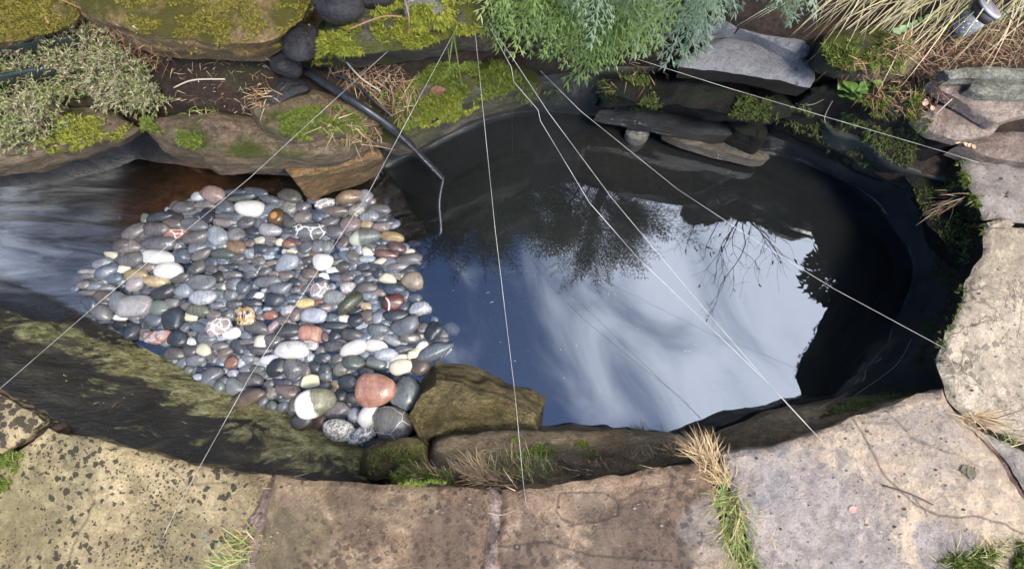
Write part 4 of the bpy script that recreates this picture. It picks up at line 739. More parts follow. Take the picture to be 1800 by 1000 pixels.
def pebble_mat(key, c):
    t = MT('pebble_' + key, .3, .5)
    if False: c = tuple(x * .86 for x in c)
    oi = t.N.new('ShaderNodeObjectInfo'); r = oi.outputs['Random']
    va = t.N.new('ShaderNodeVectorMath'); va.operation = 'MULTIPLY_ADD'; t.L.new(t.pos, va.inputs[0]); va.inputs[1].default_value = (1, 1, 1)
    cx = t.N.new('ShaderNodeCombineXYZ'); t.L.new(t.math('MULTIPLY', r, 9), cx.inputs[0]); t.L.new(t.math('MULTIPLY', r, 5), cx.inputs[1]); t.L.new(cx.outputs[0], va.inputs[2])
    v = va.outputs[0]
    bright = key in ('w', 'white', 'cream', 'whitemark', 'y', 'lemon', 'bluewhite')
    lum = .1 if bright else .28
    b = t.mix(1.0, c, t.ramp(r, [(0, 1 - lum), (.5, 1.0), (1, 1 + lum * 1.2)]), 'MULTIPLY')
    if key in ('g', 'b', 'n', 'k', 'l', 'e'):   # warm and cool members within a kind
        r2 = t.math('FRACT', t.math('MULTIPLY', r, 17.3)); b = t.mix(1.0, b, t.ramp(r2, [(0, (1.15, .97, .88)), (.3, (1, 1, 1)), (.7, (.92, 1, 1.1)), (1, (1.0, 1.03, .95))]), 'MULTIPLY')
    n = t.noise(26, 7, .65, .8, v)
    b = t.mix(.35 if bright else .8, b, t.ramp(n, [(.3, .55), (.5, 1.0), (.7, 1.45)]), 'MULTIPLY')
    fine = t.noise(330, 3, .7, 0, v); b = t.mix(.3 if bright else .6, b, t.ramp(fine, [(.3, .6), (.5, 1), (.7, 1.45)]), 'MULTIPLY')
    if not bright:
        wv = t.N.new('ShaderNodeTexWave'); wv.inputs['Scale'].default_value = 30; wv.inputs['Distortion'].default_value = 9; wv.inputs['Detail'].default_value = 3; t.L.new(v, wv.inputs[0])
        b = t.mix(t.math('MULTIPLY', t.math('FRACT', t.math('MULTIPLY', r, 7.7)), .35), b, t.ramp(wv.outputs[1], [(.2, .65), (.8, 1.3)]), 'MULTIPLY')
    if key in VEIN:
        vc, vs, vw = VEIN[key]; e = t.vor(vs, 'DISTANCE_TO_EDGE', t.warp(25, .03)); b = t.mix(t.math('MULTIPLY', t.ramp(e, [(0, 1), (vw, 0)]), .85), b, vc)
    if key in ('s', 'darkspeck', 'yelspeck', 'granite'):
        sp = t.ramp(t.noise(150, 4, .75), [(.46, 0), (.56, 1)]); b = t.mix(sp, b, {'darkspeck': (.5, .5, .5), 's': (.11, .11, .1), 'yelspeck': (.7, .68, .5), 'granite': (.55, .54, .5)}[key])
    x = t.xyz(t.N.new('ShaderNodeTexCoord').outputs['Object'])
    wob = t.math('MULTIPLY', t.math('ADD', t.noise(40, 4), -.5), .02)
    if key == 'twotone': b = t.mix(t.ramp(t.math('ADD', t.math('ADD', x[0], wob), .5), [(.494, 1), (.5, 0)]), b, (.80, .79, .74))
    if key == 'greengrey': b = t.mix(t.ramp(t.math('ADD', t.math('ADD', x[0], wob), .5), [(.482, 1), (.487, 0)]), b, (.36, .38, .31))
    if key == 'maroonband': b = t.mix(t.ramp(t.math('ABSOLUTE', t.math('ADD', t.math('ADD', x[0], .009), t.math('MULTIPLY', t.math('MULTIPLY', x[1], x[1]), 20))), [(.0012, 1), (.002, 0)]), b, (.75, .72, .68))
    if key == 'orangeeye':
        rr = t.N.new('ShaderNodeTexCoord').outputs['Object']; ln = t.N.new('ShaderNodeVectorMath'); ln.operation = 'LENGTH'; mv = t.map((1, 1, .1), vec=rr); t.L.new(mv, ln.inputs[0])
        b = t.mix(t.ramp(ln.outputs['Value'], [(.008, 1), (.0125, 0)]), b, (.40, .20, .07))
    if key == 'agate': b = t.mix(t.ramp(t.noise(30, 5, .6, 2.5), [(.42, 0), (.46, 1)]), (.025, .025, .03), t.ramp(t.noise(38, 4, .6, 2.5), [(.40, (.28, .17, .07)), (.5, (.38, .25, .10)), (.53, (.75, .74, .72)), (.58, (.30, .16, .05))]))
    if key == 'redgrey': b = t.mix(t.ramp(t.noise(45, 4, .6, 1), [(.46, 0), (.54, 1)]), b, (.30, .27, .28))
    if key == 'streak': b = t.mix(.8, b, t.ramp(t.noise(24, 8, .7, .6, t.map((1, .22, 1), (0, 0, -.9))), [(.34, .4), (.5, 1), (.66, 2.0)]), 'MULTIPLY')
    if key in ('brickbig', 'brick'): b = t.mix(.6, b, t.ramp(t.noise(40, 5, .6, .4, t.map((1, .3, 1), (0, 0, .2))), [(.35, (.75, .62, .55)), (.5, (1, 1, 1)), (.66, (1.35, 1.5, 1.6))]), 'MULTIPLY')
    t.base(b)
    t.rough(t.ramp(t.noise(17, 4, .6, 0, v), [(.35, .45 if bright else .16), (.65, .6 if bright else .40)]))
    t.bump([(n, .004, .5), (fine, .0008, .5)])
    return t.m
SCOL = {k: (tuple(x * .68 for x in v) if k in ('white', 'whitemark', 'cream', 'lemon') else tuple(x * .60 for x in v)) for k, v in SCOL.items()}
PM = {}
def pm(k):
    if k not in PM: PM[k] = pebble_mat(k, SCOL.get(k) or PCOL[k])
    return PM[k]
_ico = {}
def ico(s_):
    if s_ not in _ico:
        bm = bmesh.new(); bmesh.ops.create_icosphere(bm, subdivisions=s_, radius=1); _ico[s_] = (np.array([tuple(v.co) for v in bm.verts]), [tuple(v.index for v in f.verts) for f in bm.faces]); bm.free()
    return _ico[s_]
def pebble_verts(a, b, c, sub=3, angular=.0, r=rnd, lump=.12):
    V, F = ico(sub); V = V.copy(); e = r.uniform(.78, 1.0) - angular * .25
    V = np.sign(V) * np.abs(V) ** e
    o = Vector((r.uniform(0, 99), r.uniform(0, 99), r.uniform(0, 99)))
    k = np.array([1 + lump * noise.noise(Vector(v) * .9 + o) * 1.3 + lump * .35 * noise.noise(Vector(v) * 2.3 + o) for v in V])
    V = V * k[:, None]
    for _ in range(1 + int(angular * 4) + r.choice((0, 0, 1, 1, 2))):          # a few worn flats
        nn = np.array([r.gauss(0, 1) for _ in range(3)]); nn /= np.linalg.norm(nn); lim = r.uniform(.78, .92) - angular * .12
        d = V @ nn; over = np.maximum(d - lim, 0); V = V - over[:, None] * nn * .8
    V[:, 0] *= 1 + r.uniform(-.16, .16) * V[:, 1]                       # egg shapes
    V[:, 1] *= 1 + r.uniform(-.18, .18) * V[:, 0]
    ext = (V.max(0) - V.min(0)) / 2; V = (V - (V.max(0) + V.min(0)) / 2) / ext
    return V * np.array((a, b, c)), F
ANG = {'X4': .5, 'X5': .7, 'X9': .5, 'X22': .4, 'X23': .5, 'X24': .5, 'X28': .8, 'X33': .9, 'X12': .5, 'X31': .3, 'X19': .3, 'X1': .4}
items = []
for (ox, oy, k), txt in PEB.items():
    for it in txt.split(';'):
        u, v, a, b, ang, c = it.split(); items.append((ox + float(u) / k, oy + float(v) / k, float(a) / k, float(b) / k, float(ang), c))
_keep = []
for it_ in items:                                   # the windows overlap: drop pebbles measured twice
    if it_[5][0] == 'X' or all(math.hypot(it_[0] - k_[0], it_[1] - k_[1]) > .22 * min(it_[2], it_[3], k_[2], k_[3]) + 1 for k_ in _keep): _keep.append(it_)
print('dropped', len(items) - len(_keep)); items = _keep
def near_water(px, py): return lerp_tab(EDGE_X, py) - px
BIG = {'X34': .05, 'X35': .06, 'X36': .045, 'X37': .06, 'X38': .05, 'X39': .055, 'X40': .04}
# the 300 largest stay individual pebbles, the small remainder is one mass
order = sorted(range(len(items)), key=lambda i: -items[i][2] * items[i][3] - (1e6 if items[i][5][0] == 'X' else 0))
single = set(order[:298]); restV, restF, restM = [], [], []
def pose(px, py, w_, h_, ang, c):
    zb = bed_z(px, py, False)
    if px > lerp_tab(EDGE_X, py) - 40: zb = max(zb, -.022)
    for _ in range(2):
        zc = 0
        p = P(px, py, .012); dd = depth(p); a = .5 * w_ / FPX * dd * 1.14; b = .5 * h_ / FPX * dd * 1.16; cc = min(.62 * (a * b) ** .5, .045) * (1.0 if w_ < 2.2 * h_ else .9)
    q = max(0, py - lerp_tab(FRONT_L, px) + 10)
    zc = zb + cc * .9 + .006
    if c in 'BRL': zc = -.026 - cc * .3
    elif near_water(px, py) < 60: zc = min(zc, .010)
    zc = BIG.get(c, zc)
    p = P(px, py, zc)
    return p, a, b, cc
words = {'k': 'charcoal', 'g': 'mid-grey', 'l': 'pale grey', 'b': 'blue-grey', 'n': 'taupe', 'p': 'pinkish', 'w': 'white', 'y': 'cream-yellow', 't': 'tan', 'r': 'rusty red', 'm': 'maroon', 'o': 'brown', 'e': 'olive-grey', 's': 'speckled', 'v': 'white-veined', 'B': 'blue-grey submerged', 'R': 'rosy submerged', 'L': 'pale submerged'}
lands = [(items[i][0], items[i][1], nm) for i in range(len(items)) for nm in [{'X2': 'long white pebble', 'X7': 'largest white oval', 'X8': 'orange-centred pebble', 'X10': 'round white pebble', 'X11': 'shell-shaped pebble', 'X14': 'long green pebble', 'X15': 'banded maroon pebble', 'X16': 'spotted white pebble', 'X18': 'big slate-blue pebble', 'X21': 'large cream pebble', 'X23': 'agate-like stone', 'X26': 'yellow oval pebble', 'X28': 'red block pebble', 'X29': 'round cream pebble', 'X30': 'scribbled white pebble', 'X32': 'spindle-shaped pebble', 'X34': 'two-toned stone', 'X35': 'big brick-red stone', 'X37': 'veined grey stone', 'X4': 'broad flat pale stone', 'X5': 'red layered stone', 'X12': 'tan notched pebble', 'X9': 'white-veined wedge', 'X1': 'orange-pink pebble', 'X6': 'topmost pinkish pebble'}.get(items[i][5])] if nm]
seen = {}; todo = []
for n_, i in enumerate(order[:298]):
    px, py, w_, h_, ang, c = items[i]
    p, a, b, cc = pose(px, py, w_, h_, ang, c)
    key = SPECIAL[c][1] if c[0] == 'X' else c
    V, F = pebble_verts(a, b, cc, 3, ANG.get(c, 0.35 if c in 'yr' and rnd.random() < .5 else 0), lump=.09 if c[0] == 'X' else .19)
    me = bpy.data.meshes.new('pebble'); me.from_pydata(V.tolist(), [], F); me.polygons.foreach_set('use_smooth', [True] * len(F)); me.materials.append(pm(key))
    o = bpy.data.objects.new('pebble', me); col.objects.link(o); o.location = p
    o.rotation_euler = (rnd.uniform(-.12, .12), rnd.uniform(-.12, .12), math.radians(ang)); o['category'] = 'pebble'
    if c[0] == 'X': o['label'] = SPECIAL[c][0]; o['group'] = 'conspicuous stones in the pebble bank'
    else:
        L0 = min(lands, key=lambda l: (l[0] - px) ** 2 + (l[1] - py) ** 2); dx, dy = px - L0[0], L0[1] - py; an = math.degrees(math.atan2(dy, dx)) % 360
        dirn = ['right of', 'up right of', 'above', 'up left of', 'left of', 'down left of', 'below', 'down right of'][int((an + 22.5) // 45) % 8]
        sh = 'round' if w_ < 1.25 * h_ else ('oval' if w_ < 1.9 * h_ else 'long'); sz = 'large' if w_ * h_ > 750 else ('medium' if w_ * h_ > 380 else 'small')
        base = f"{sz} {words[c]} {sh} pebble {dirn} the {L0[2]}"
        todo.append((base, math.hypot(dx, dy), o)); seen.setdefault(base, []).append(math.hypot(dx, dy)); o['group'] = words[c] + ' pebbles of the pebble bank'
for base, d, o in todo:
    ds = sorted(seen[base])
    o['label'] = base if len(ds) == 1 else ['nearest ', 'second nearest ', 'third nearest ', 'fourth nearest ', 'fifth nearest ', 'sixth nearest ', 'seventh nearest ', 'farther '][min(ds.index(d), 7)] + base
    ds = seen[base]; ds[ds.index(d)] = d + 1e-6
keys = ['k', 'g', 'b', 'n', 'l', 'y', 'p', 'e', 't', 'w', 'r', 'o', 'm', 's', 'v', 'B', 'R', 'L']
def rest_add(px, py, w_, h_, ang, c, dz=0, sub=2):
    p, a, b, cc = pose(px, py, w_, h_, ang, c); V, F = pebble_verts(a, b, cc, sub); q = math.radians(ang); n0 = len(restV)
    for v in V: restV.append((p.x + v[0] * math.cos(q) - v[1] * math.sin(q), p.y + v[0] * math.sin(q) + v[1] * math.cos(q), p.z + dz + v[2]))
    for f in F: restF.append(tuple(x + n0 for x in f)); restM.append(keys.index(c))
for i in order[298:]: rest_add(*items[i], sub=3)
# lower layer showing in the chinks between the pebbles
BANK = [(345, 345), (520, 350), (600, 350), (680, 350), (700, 400), (735, 450), (745, 530), (785, 580), (770, 625), (735, 650), (720, 720), (690, 765), (610, 765), (525, 735), (430, 700), (340, 660), (270, 600), (180, 550), (160, 500), (200, 450), (260, 385)]
for px, py in poly_pts(BANK, 900):
    h_ = rnd.uniform(12, 19); rest_add(px, py, h_ * rnd.uniform(1.1, 1.7), h_, rnd.uniform(-40, 40), rnd.choice('kgbngbnklgekbkgbkk'), dz=-.006, sub=2)
link('small_pebbles', restV, restF, None, mats=[pm(k) for k in keys], fm=restM)
tag(bpy.data.objects['small_pebbles'], 'mass of tiny pebbles filling the chinks of the bank', 'pebbles', kind='stuff')
# boulders at the back are larger relatives of the pebbles
def boulder(px, py, w_, h_, ang, z, label, m, cz=.8):
    p = P(px, py, z); dd = depth(p); a = .5 * w_ / FPX * dd; b = .5 * h_ / FPX * dd / math.cos(math.radians(25)); V, F = pebble_verts(a, b, cz * min(a, b), 4, lump=.15)
    me = bpy.data.meshes.new('boulder'); me.from_pydata(V.tolist(), [], F); me.polygons.foreach_set('use_smooth', [True] * len(F)); me.materials.append(m)
    o = bpy.data.objects.new('boulder', me); col.objects.link(o); o.location = p; o.rotation_euler = (0, 0, math.radians(ang)); tag(o, label, 'boulder', 'dark boulders behind the hose')
boulder(529, 76, 76, 58, 75, .57, 'dark smooth boulder standing left of the mossy grey boulder', M_DARK)
boulder(505, 112, 58, 42, -10, .47, 'smaller dark boulder tucked under the standing one', M_DARK)
boulder(596, 10, 90, 64, 10, .66, 'dark boulder at the top edge behind the mossy grey one', M_DARK)
boulder(660, -6, 60, 40, 0, .62, 'grey boulder half out of the picture at the top', M_DARK)

# ------------------------------------------------------------------ hose
HOSE = MT('hose_rubber', .38, .5); HOSE.base(HOSE.ramp(HOSE.noise(40, 5), [(.4, (.012, .013, .016)), (.7, (.03, .033, .04))])); HOSE = HOSE.m
hp = spline([P(535, 126, .44), P(560, 140, .455), P(600, 165, .46), P(655, 200, .44), P(702, 236, .375), P(742, 276, .17), P(778, 313, -.006)], 8)
tubes('garden_hose', [(hp, .0092)], HOSE, seg=12, label='black hose running down from the bank into the pond', cat='hose')
cp = spline([P(545, 118, .41), P(580, 128, .42), P(625, 148, .41), P(655, 175, .40), P(690, 205, .38)], 6)
tubes('cable', [(cp, .0035)], HOSE, label='thin black cable beside the hose', cat='cable')

# ------------------------------------------------------------------ cords strung across the pond, with the little hooks that hold them
CORD = MT('white_cord', .6); CORD.base(CORD.ramp(CORD.noise(14, 4), [(.35, (.26, .25, .23)), (.65, (.56, .54, .51))])); CORD = CORD.m
STEEL = MT('hook_metal', .35); STEEL.b.inputs['Metallic'].default_value = .9; STEEL.base((.18, .175, .17)); STEEL = STEEL.m
def cord(pts, label, r=.00045): tubes('cord', [([P(*p) for p in pts], r)], CORD, seg=5, label=label, cat='cord', group='white cords strung across the pond')
cord([(286, 945, .335), (312, 890, .345), (440, 660, .40), (650, 335, .52), (805, 45, .62)], 'white cord from the lichened slab up to the mossy boulder')
cord([(-60, 735, .345), (170, 535, .40), (440, 312, .45), (545, 215, .48), (735, 42, .62)], 'thin white cord crossing the stream from the left edge', .0004)
cord([(928, 908, .335), (920, 850, .345), (905, 690, .38), (870, 400, .46), (835, 55, .60)], 'white cord hanging down the middle from the boulder to the ochre slab')
cord([(1490, 822, .335), (1440, 770, .345), (1365, 690, .36), (1240, 545, .41), (1076, 349, .48), (964, 198, .54), (860, 40, .62)], 'white cord from the grey flagstone to the conifer')
cord([(1440, 770, .345), (1365, 688, .355), (1262, 588, .40), (1120, 452, .44), (1036, 356, .47), (950, 213, .52), (946, 194, .53), (903, 144, .55), (899, 119, .56), (862, 50, .61)], 'slack kinked white cord next to the one from the grey flagstone', .0005)
cord([(1720, 286, .345), (1670, 270, .355), (1480, 214, .41), (1280, 155, .45), (1138, 110, .49), (1080, 92, .51)], 'white cord over the dark corner block to the pale slab')
cord([(1660, 612, .335), (1560, 558, .36), (1465, 507, .39), (1330, 424, .42), (1190, 332, .46), (1020, 195, .52), (950, 125, .55)], 'faint cord from the overhanging pale slab to the far bank', .0004)
def hook(px, py, z, label, s_=1.0):
    s_ *= .45
    p = P(px, py, z); rt = empty('cord_hook', p, label, 'hook', 'hooks holding the cords')
    ring = [p + Vector((math.cos(a) * .006 * s_, math.sin(a) * .006 * s_, .004)) for a in [k * math.pi / 6 for k in range(13)]]
    tubes('ring', [(ring, .0014 * s_)], STEEL, rt); tubes('shank', [([p + Vector((.006 * s_, 0, .004)), p + Vector((.012 * s_, -.002, -.012))], .002 * s_)], STEEL, rt)
hook(284, 950, .338, 'metal hook in the lichened slab at the cord end', 1.3)
hook(930, 912, .338, 'metal hook in the ochre slab below the middle cord')
hook(1512, 842, .338, 'pale metal hook on the big grey flagstone', 1.4)
hook(1662, 615, .338, 'small hook at the edge of the overhanging pale slab', .8)
hook(1724, 288, .338, 'small hook on the stained slab at the upper right', .8)
hook(1792, 679, .338, 'bare metal hook on the right pale slab', 1.0)

# ------------------------------------------------------------------ solar spotlight
def spotlight():
    a = P(1688, 52, .50); b = P(1742, 12, .555); ax = (b - a).normalized(); L = (b - a).length
    rt = empty('solar_spotlight', a, 'clear solar spotlight leaning in the dry grass at the top right', 'garden light')
    g = MT('clear_plastic', .08); g.b.inputs['Transmission Weight'].default_value = .75; g.base((.72, .75, .76)); g.b.inputs['IOR'].default_value = 1.3
    rim = MT('rim_plastic', .3); rim.base((.40, .41, .43)); lens = MT('solar_lens', .35); lens.base(lens.ramp(lens.noise(60, 3), [(.4, (.20, .19, .235)), (.65, (.27, .25, .28))]))
    dk = MT('lamp_collar', .4); dk.base((.06, .05, .05)); rf = MT('reflector', .2); rf.b.inputs['Metallic'].default_value = 1; rf.base((.75, .75, .77)); rf.bump([(rf.vor(160), .01, 1)])
    T = lambda t: a + ax * L * t
    R = .0245
    tubes('body', [([T(-.12), T(-.05), T(.05), T(.3), T(.62)], [R * .45, R * .8, R * .95, R, R * 1.02])], g.m, rt, seg=28)
    tubes('reflector', [([T(.0), T(.2), T(.6)], [R * .3, R * .55, R * .85])], rf.m, rt, seg=20)
    tubes('collar', [([T(.62), T(.9)], [R * 1.05, R * 1.1])], dk.m, rt, seg=28)
    tubes('rim', [([T(.9), T(.93), T(1.0)], [R * 1.12, R * 1.22, R * 1.18])], rim.m, rt, seg=28)
    tubes('lens', [([T(.99), T(1.012)], [R * 1.08, R * 1.05])], lens.m, rt, seg=28)
    tubes('spike', [([T(-.6), T(-.12)], [R * .1, R * .35])], dk.m, rt, seg=10)
spotlight()

# ------------------------------------------------------------------ plants
def plant(name, V, F, m, label, cat, group=None, kind=None):
    return tag(link(name, V, F, m, smooth=False), label, cat, group, kind)
HEATH = leaf_mat('heather_leaf', [(.12, .16, .05), (.20, .24, .09), (.36, .34, .20), (.46, .38, .27), (.30, .20, .155), (.11, .18, .04), (.08, .14, .03), (.40, .35, .22)], .7)
HEATHG = leaf_mat('heather_green', [(.07, .13, .02), (.14, .23, .035), (.24, .30, .07), (.40, .36, .2)], .7)
WOODY = leaf_mat('woody_stem', [(.10, .07, .05), (.20, .15, .11), (.30, .23, .18)], .8)
def heather():
    rt = empty('heather', P(120, 160, .42), 'dense twiggy heather with grey-green sprigs overhanging the left bank rock', 'heather')
    poly = [(-60, 150), (20, 118), (75, 85), (130, 45), (165, 48), (215, 85), (255, 120), (290, 165), (300, 190), (270, 205), (240, 205), (200, 200), (170, 170), (120, 178), (130, 205), (90, 250), (30, 262), (-60, 250)]
    it, it2, st = [], [], []
    for px, py in poly_pts(poly, 3000):
        h, nn = drop(px, py)
        up = rnd.uniform(.0, .05) * (1.2 + noise.noise(Vector((px * .03, py * .04, 9))) * 1.3); root = h + Vector((0, 0, up)); d = Vector((rnd.gauss(.35, .5), rnd.gauss(-.35, .5), rnd.uniform(.15, .9))).normalized()
        ln = rnd.uniform(.018, .05); st.append(([h - Vector((0, 0, .005)), root + d * ln * .3, root + d * ln], [.0012, .001, .0006]))
        green = noise.noise(Vector((px * .02, py * .02, 5))) + (py - 140) / 160
        for k in range(13):
            t = (k + rnd.random()) / 13; e = (d * .6 + rdir(.2, .6)).normalized(); tgt = it2 if green + rnd.uniform(-.5, .5) > .55 else it
            tgt.append((root + d * ln * t, e, rnd.uniform(.005, .012), rnd.uniform(.0015, .0028), .2))
    V, F = blades(it, 1); link('foliage', V, F, HEATH, rt, smooth=False)
    V, F = blades(it2, 1); o = link('foliage', V, F, HEATHG, rt, smooth=False); o['label'] = 'greener lower sprigs'
    tubes('stems', st[::2], WOODY, rt, seg=3)
heather()

def tuft(name, spots, n, ln, wd, lean, m, label, cat='grass tuft', group='grass tufts in the joints', droop=1.2, up=.8, kind=None):
    it = []
    for _ in range(n):
        px, py = rnd.choice(spots); px += rnd.gauss(0, 11); py += rnd.gauss(0, 6); h, nn = drop(px, py)
        d = Vector((rnd.gauss(lean[0], .35), rnd.gauss(lean[1], .35), rnd.uniform(.2, up))); it.append((h - Vector((0, 0, .003)), d, rnd.uniform(*ln), wd * rnd.uniform(.5, 1.2), rnd.uniform(.3, droop)))
    V, F = blades(it, 5); return plant(name, V, F, m, label, cat, group, kind)
tuft('grass_tuft', [(850, 838), (870, 848), (840, 830), (875, 838), (820, 836), (895, 846)], 300, (.025, .075), .0022, (-.5, .5), STRAW, 'straw-coloured grass tuft above the pink mortar strip')
tuft('grass_tuft', [(900, 830), (920, 832), (945, 826), (930, 838), (960, 832), (885, 830)], 190, (.02, .075), .002, (-.15, .7), GRASS, 'upright green and straw grass tuft on the ledge rock')
tuft('grass_tuft', [(780, 838), (760, 832), (800, 842), (740, 828)], 90, (.02, .06), .0022, (-.4, .2), DRY, 'brown scrubby grass between the small rock and the brown slab')
tuft('grass_tuft', [(980, 828), (1010, 830), (1040, 824), (1080, 822), (1110, 815), (1140, 810)], 130, (.015, .05), .0018, (-.3, .4), DRY, 'row of short reddish grass stems along the ochre slab edge')
tuft('grass_tuft', [(1150, 808), (1180, 803), (1210, 798)], 60, (.02, .06), .0018, (-.4, .5), STRAW, 'sparse pale grass at the right end of the ledge rock')
tuft('grass_tuft', [(1235, 795), (1250, 815), (1262, 835), (1272, 850), (1245, 800)], 360, (.02, .07), .0022, (-.3, .5), STRAW, 'thick straw-coloured top of the grass strip beside the flagstone')
tuft('grass_tuft', [(1275, 870), (1285, 900), (1292, 930), (1300, 960), (1305, 985), (1280, 880), (1290, 915)], 420, (.03, .085), .0026, (-.1, -.3), GRASS, 'green lower part of the grass strip beside the flagstone')
tuft('grass_tuft', [(430, 965), (415, 985), (400, 995), (440, 940), (425, 950)], 170, (.02, .07), .0024, (-.4, .0), GRASS, 'grass tuft in the mortar joint at the bottom left')
tuft('grass_tuft', [(425, 945), (420, 960), (432, 950)], 70, (.015, .05), .002, (.1, .3), DRY, 'dry curled grass nest in the pink mortar joint')
tuft('grass_tuft', [(1698, 732), (1710, 740), (1725, 745), (1690, 728)], 70, (.03, .10), .0024, (.5, -.2), STRAW, 'pale grass clump at the joint of the right slabs')
tuft('grass_tuft', [(1760, 770), (1780, 778), (1800, 785), (1745, 762)], 60, (.02, .06), .0022, (.3, .1), GRASS, 'low green grass along the joint at the right edge')
tuft('grass_tuft', [(1680, 985), (1720, 970), (1760, 965), (1790, 960), (1740, 985)], 200, (.02, .06), .0024, (-.1, .1), GRASS, 'grass growing over the front right corner of the flagstone')
tuft('grass_tuft', [(10, 830), (0, 850), (20, 820)], 60, (.01, .035), .002, (.2, .2), GRASS, 'short green grass in the joint at the left edge')
tuft('grass_tuft', [(360, 200), (370, 195), (350, 192)], 40, (.015, .045), .002, (0, .1), GRASS, 'tiny green seedlings on the bare soil')
tuft('grass_tuft', [(460, 170), (455, 180), (465, 162)], 45, (.02, .06), .002, (-.2, -.1), STRAW, 'small pale tuft left of the angular slate')
tuft('grass_tuft', [(1675, 352), (1660, 360), (1690, 345)], 55, (.03, .08), .0018, (-.9, -.35), DRY, 'brown grass hanging from the mossy right wall stone')
# sedge: long arching straw leaves at the top right
it = []
for _ in range(520):
    px = rnd.uniform(1440, 1830); py = rnd.uniform(-60, 40) - (0 if px > 1500 else 25); p, nn = drop(px, py); p = p + Vector((rnd.uniform(.0, .1), rnd.uniform(0, .1), rnd.uniform(.0, .06)))
    it.append((p, Vector((rnd.gauss(-.75, .35), rnd.gauss(-.45, .3), rnd.uniform(.1, .55))), rnd.uniform(.08, .26), rnd.uniform(.0018, .0042), rnd.uniform(.5, 1.3)))
SEDGE = leaf_mat('sedge_leaf', [(.20, .19, .08), (.40, .33, .18), (.52, .46, .31), (.28, .25, .12), (.14, .16, .06), (.46, .36, .22)], .55)
V, F = blades(it, 6); plant('sedge', V, F, SEDGE, 'large arching tuft of straw-coloured sedge at the top right', 'sedge')
it = [(drop(1500 + k * 22, 20)[0] + Vector((0, .06, .05)), Vector((-.9, -.35, .35 + .1 * k)), .33, .006, 1.0) for k in range(4)] + [(P(1765, 20, .62), Vector((.5, -.9, .3)), .12, .009, 1.4), (P(1790, -20, .64), Vector((.3, -.9, .2)), .12, .009, 1.0)]
V, F = blades(it, 8); plant('sedge', V, F, leaf_mat('sedge_blade', [(.30, .36, .22), (.45, .48, .36)], .5), 'few broad pale green blades arching over the sedge', 'sedge')
RUST = leaf_mat('rusty_litter', [(.12, .055, .03), (.22, .10, .05), (.40, .28, .16), (.07, .035, .02), (.30, .16, .085), (.10, .05, .03), (.50, .38, .23)], .7)
def litter(name, poly, n, m, label, ln=(.008, .045), lift=.012, wd=.0017):
    it = []
    for px, py in poly_pts(poly, n):
        h, nn = drop(px, py); it.append((h + Vector((0, 0, rnd.uniform(.001, lift))), Vector((rnd.gauss(.3, .8), rnd.gauss(-.1, .8), rnd.uniform(-.05, .25))), rnd.uniform(*ln), wd * rnd.uniform(.4, 1.3), rnd.uniform(0, .4)))
    V, F = blades(it, 3); return plant(name, V, F, m, label, 'plant litter', None, 'stuff')
litter('plant_litter', [(1620, 50), (1810, 40), (1810, 118), (1660, 118), (1560, 110), (1540, 85)], 1000, RUST, 'rusty brown dead fern litter below the spotlight', lift=.03)
litter('plant_litter', [(1480, 110), (1640, 100), (1660, 150), (1640, 200), (1540, 200), (1470, 150)], 420, RUST, 'twiggy brown litter above the corner block')
litter('plant_litter', [(570, 116), (690, 110), (735, 160), (705, 215), (640, 168)], 380, DRY, 'tangle of dry stems and roots beside the hose', ln=(.02, .06), lift=.02)
litter('plant_litter', [(290, 105), (480, 100), (500, 180), (440, 205), (320, 200)], 160, DRY, 'scattered dry bits on the bare soil', ln=(.008, .03))
litter('plant_litter', [(130, 20), (300, 90), (330, 110), (250, 120), (170, 70)], 240, RUST, 'dead stems between heather and ochre boulder', ln=(.015, .05))
litter('plant_litter', [(590, 200), (660, 215), (680, 260), (620, 262), (560, 225)], 160, DRY, 'hanging roots below the green moss cushion', ln=(.02, .06))
litter('plant_litter', [(0, 95), (110, 85), (110, 118), (0, 125)], 200, RUST, 'dead stems between the two edging strips', ln=(.015, .05))
litter('plant_litter', [(1000, 95), (1180, 100), (1170, 165), (1040, 170)], 55, RUST, 'reddish twigs in the shade under the conifer', ln=(.015, .045), lift=.02, wd=.0014)
# single conspicuous stalks
def stalk(pts, label, r=.0016, m=DRY):
    q = []
    for px, py, up in pts: h, nn = drop(px, py); q.append(h + Vector((0, 0, up)))
    tubes('dry_stalk', [(spline(q, 5), r)], m, seg=5, label=label, cat='stalk', group='dry stalks lying about the bank')
PALE = leaf_mat('pale_stalk', [(.36, .30, .22), (.48, .43, .35)], .6)
stalk([(308, 157, .006), (345, 146, .012), (398, 142, .006)], 'bleached white stalk lying on the bare soil', .0019, PALE)
stalk([(245, 58, .02), (280, 82, .02), (308, 99, .012)], 'straw stalk against the foot of the ochre boulder', .0014, PALE)
stalk([(72, 10, .004), (88, 44, .004)], 'short buff stalk on the mossy mound', .003)
stalk([(115, 12, .03), (160, 35, .04), (220, 60, .03), (290, 105, .01)], 'long thin stem along the foot of the ochre boulder')
stalk([(620, 70, .03), (680, 60, .05), (715, 60, .05)], 'thin bent stem on the mossy grey boulder')
stalk([(720, 35, .06), (728, 80, .06), (700, 115, .03), (660, 150, .02)], 'curved brown stem arching down from the mossy boulder')
stalk([(608, 112, .02), (640, 150, .03), (672, 168, .02)], 'straight straw stem next to the hose', .0022, PALE)
stalk([(560, 75, .06), (580, 110, .06), (620, 130, .02)], 'reddish stem on the mossy lobe')
stalk([(470, 140, .01), (478, 160, .012), (500, 172, .012)], 'thin bent stem over the angular slate')
stalk([(1460, 180, .01), (1442, 215, .02), (1456, 235, .01)], 'curled pale stem hanging on the corner block', .0013, PALE)
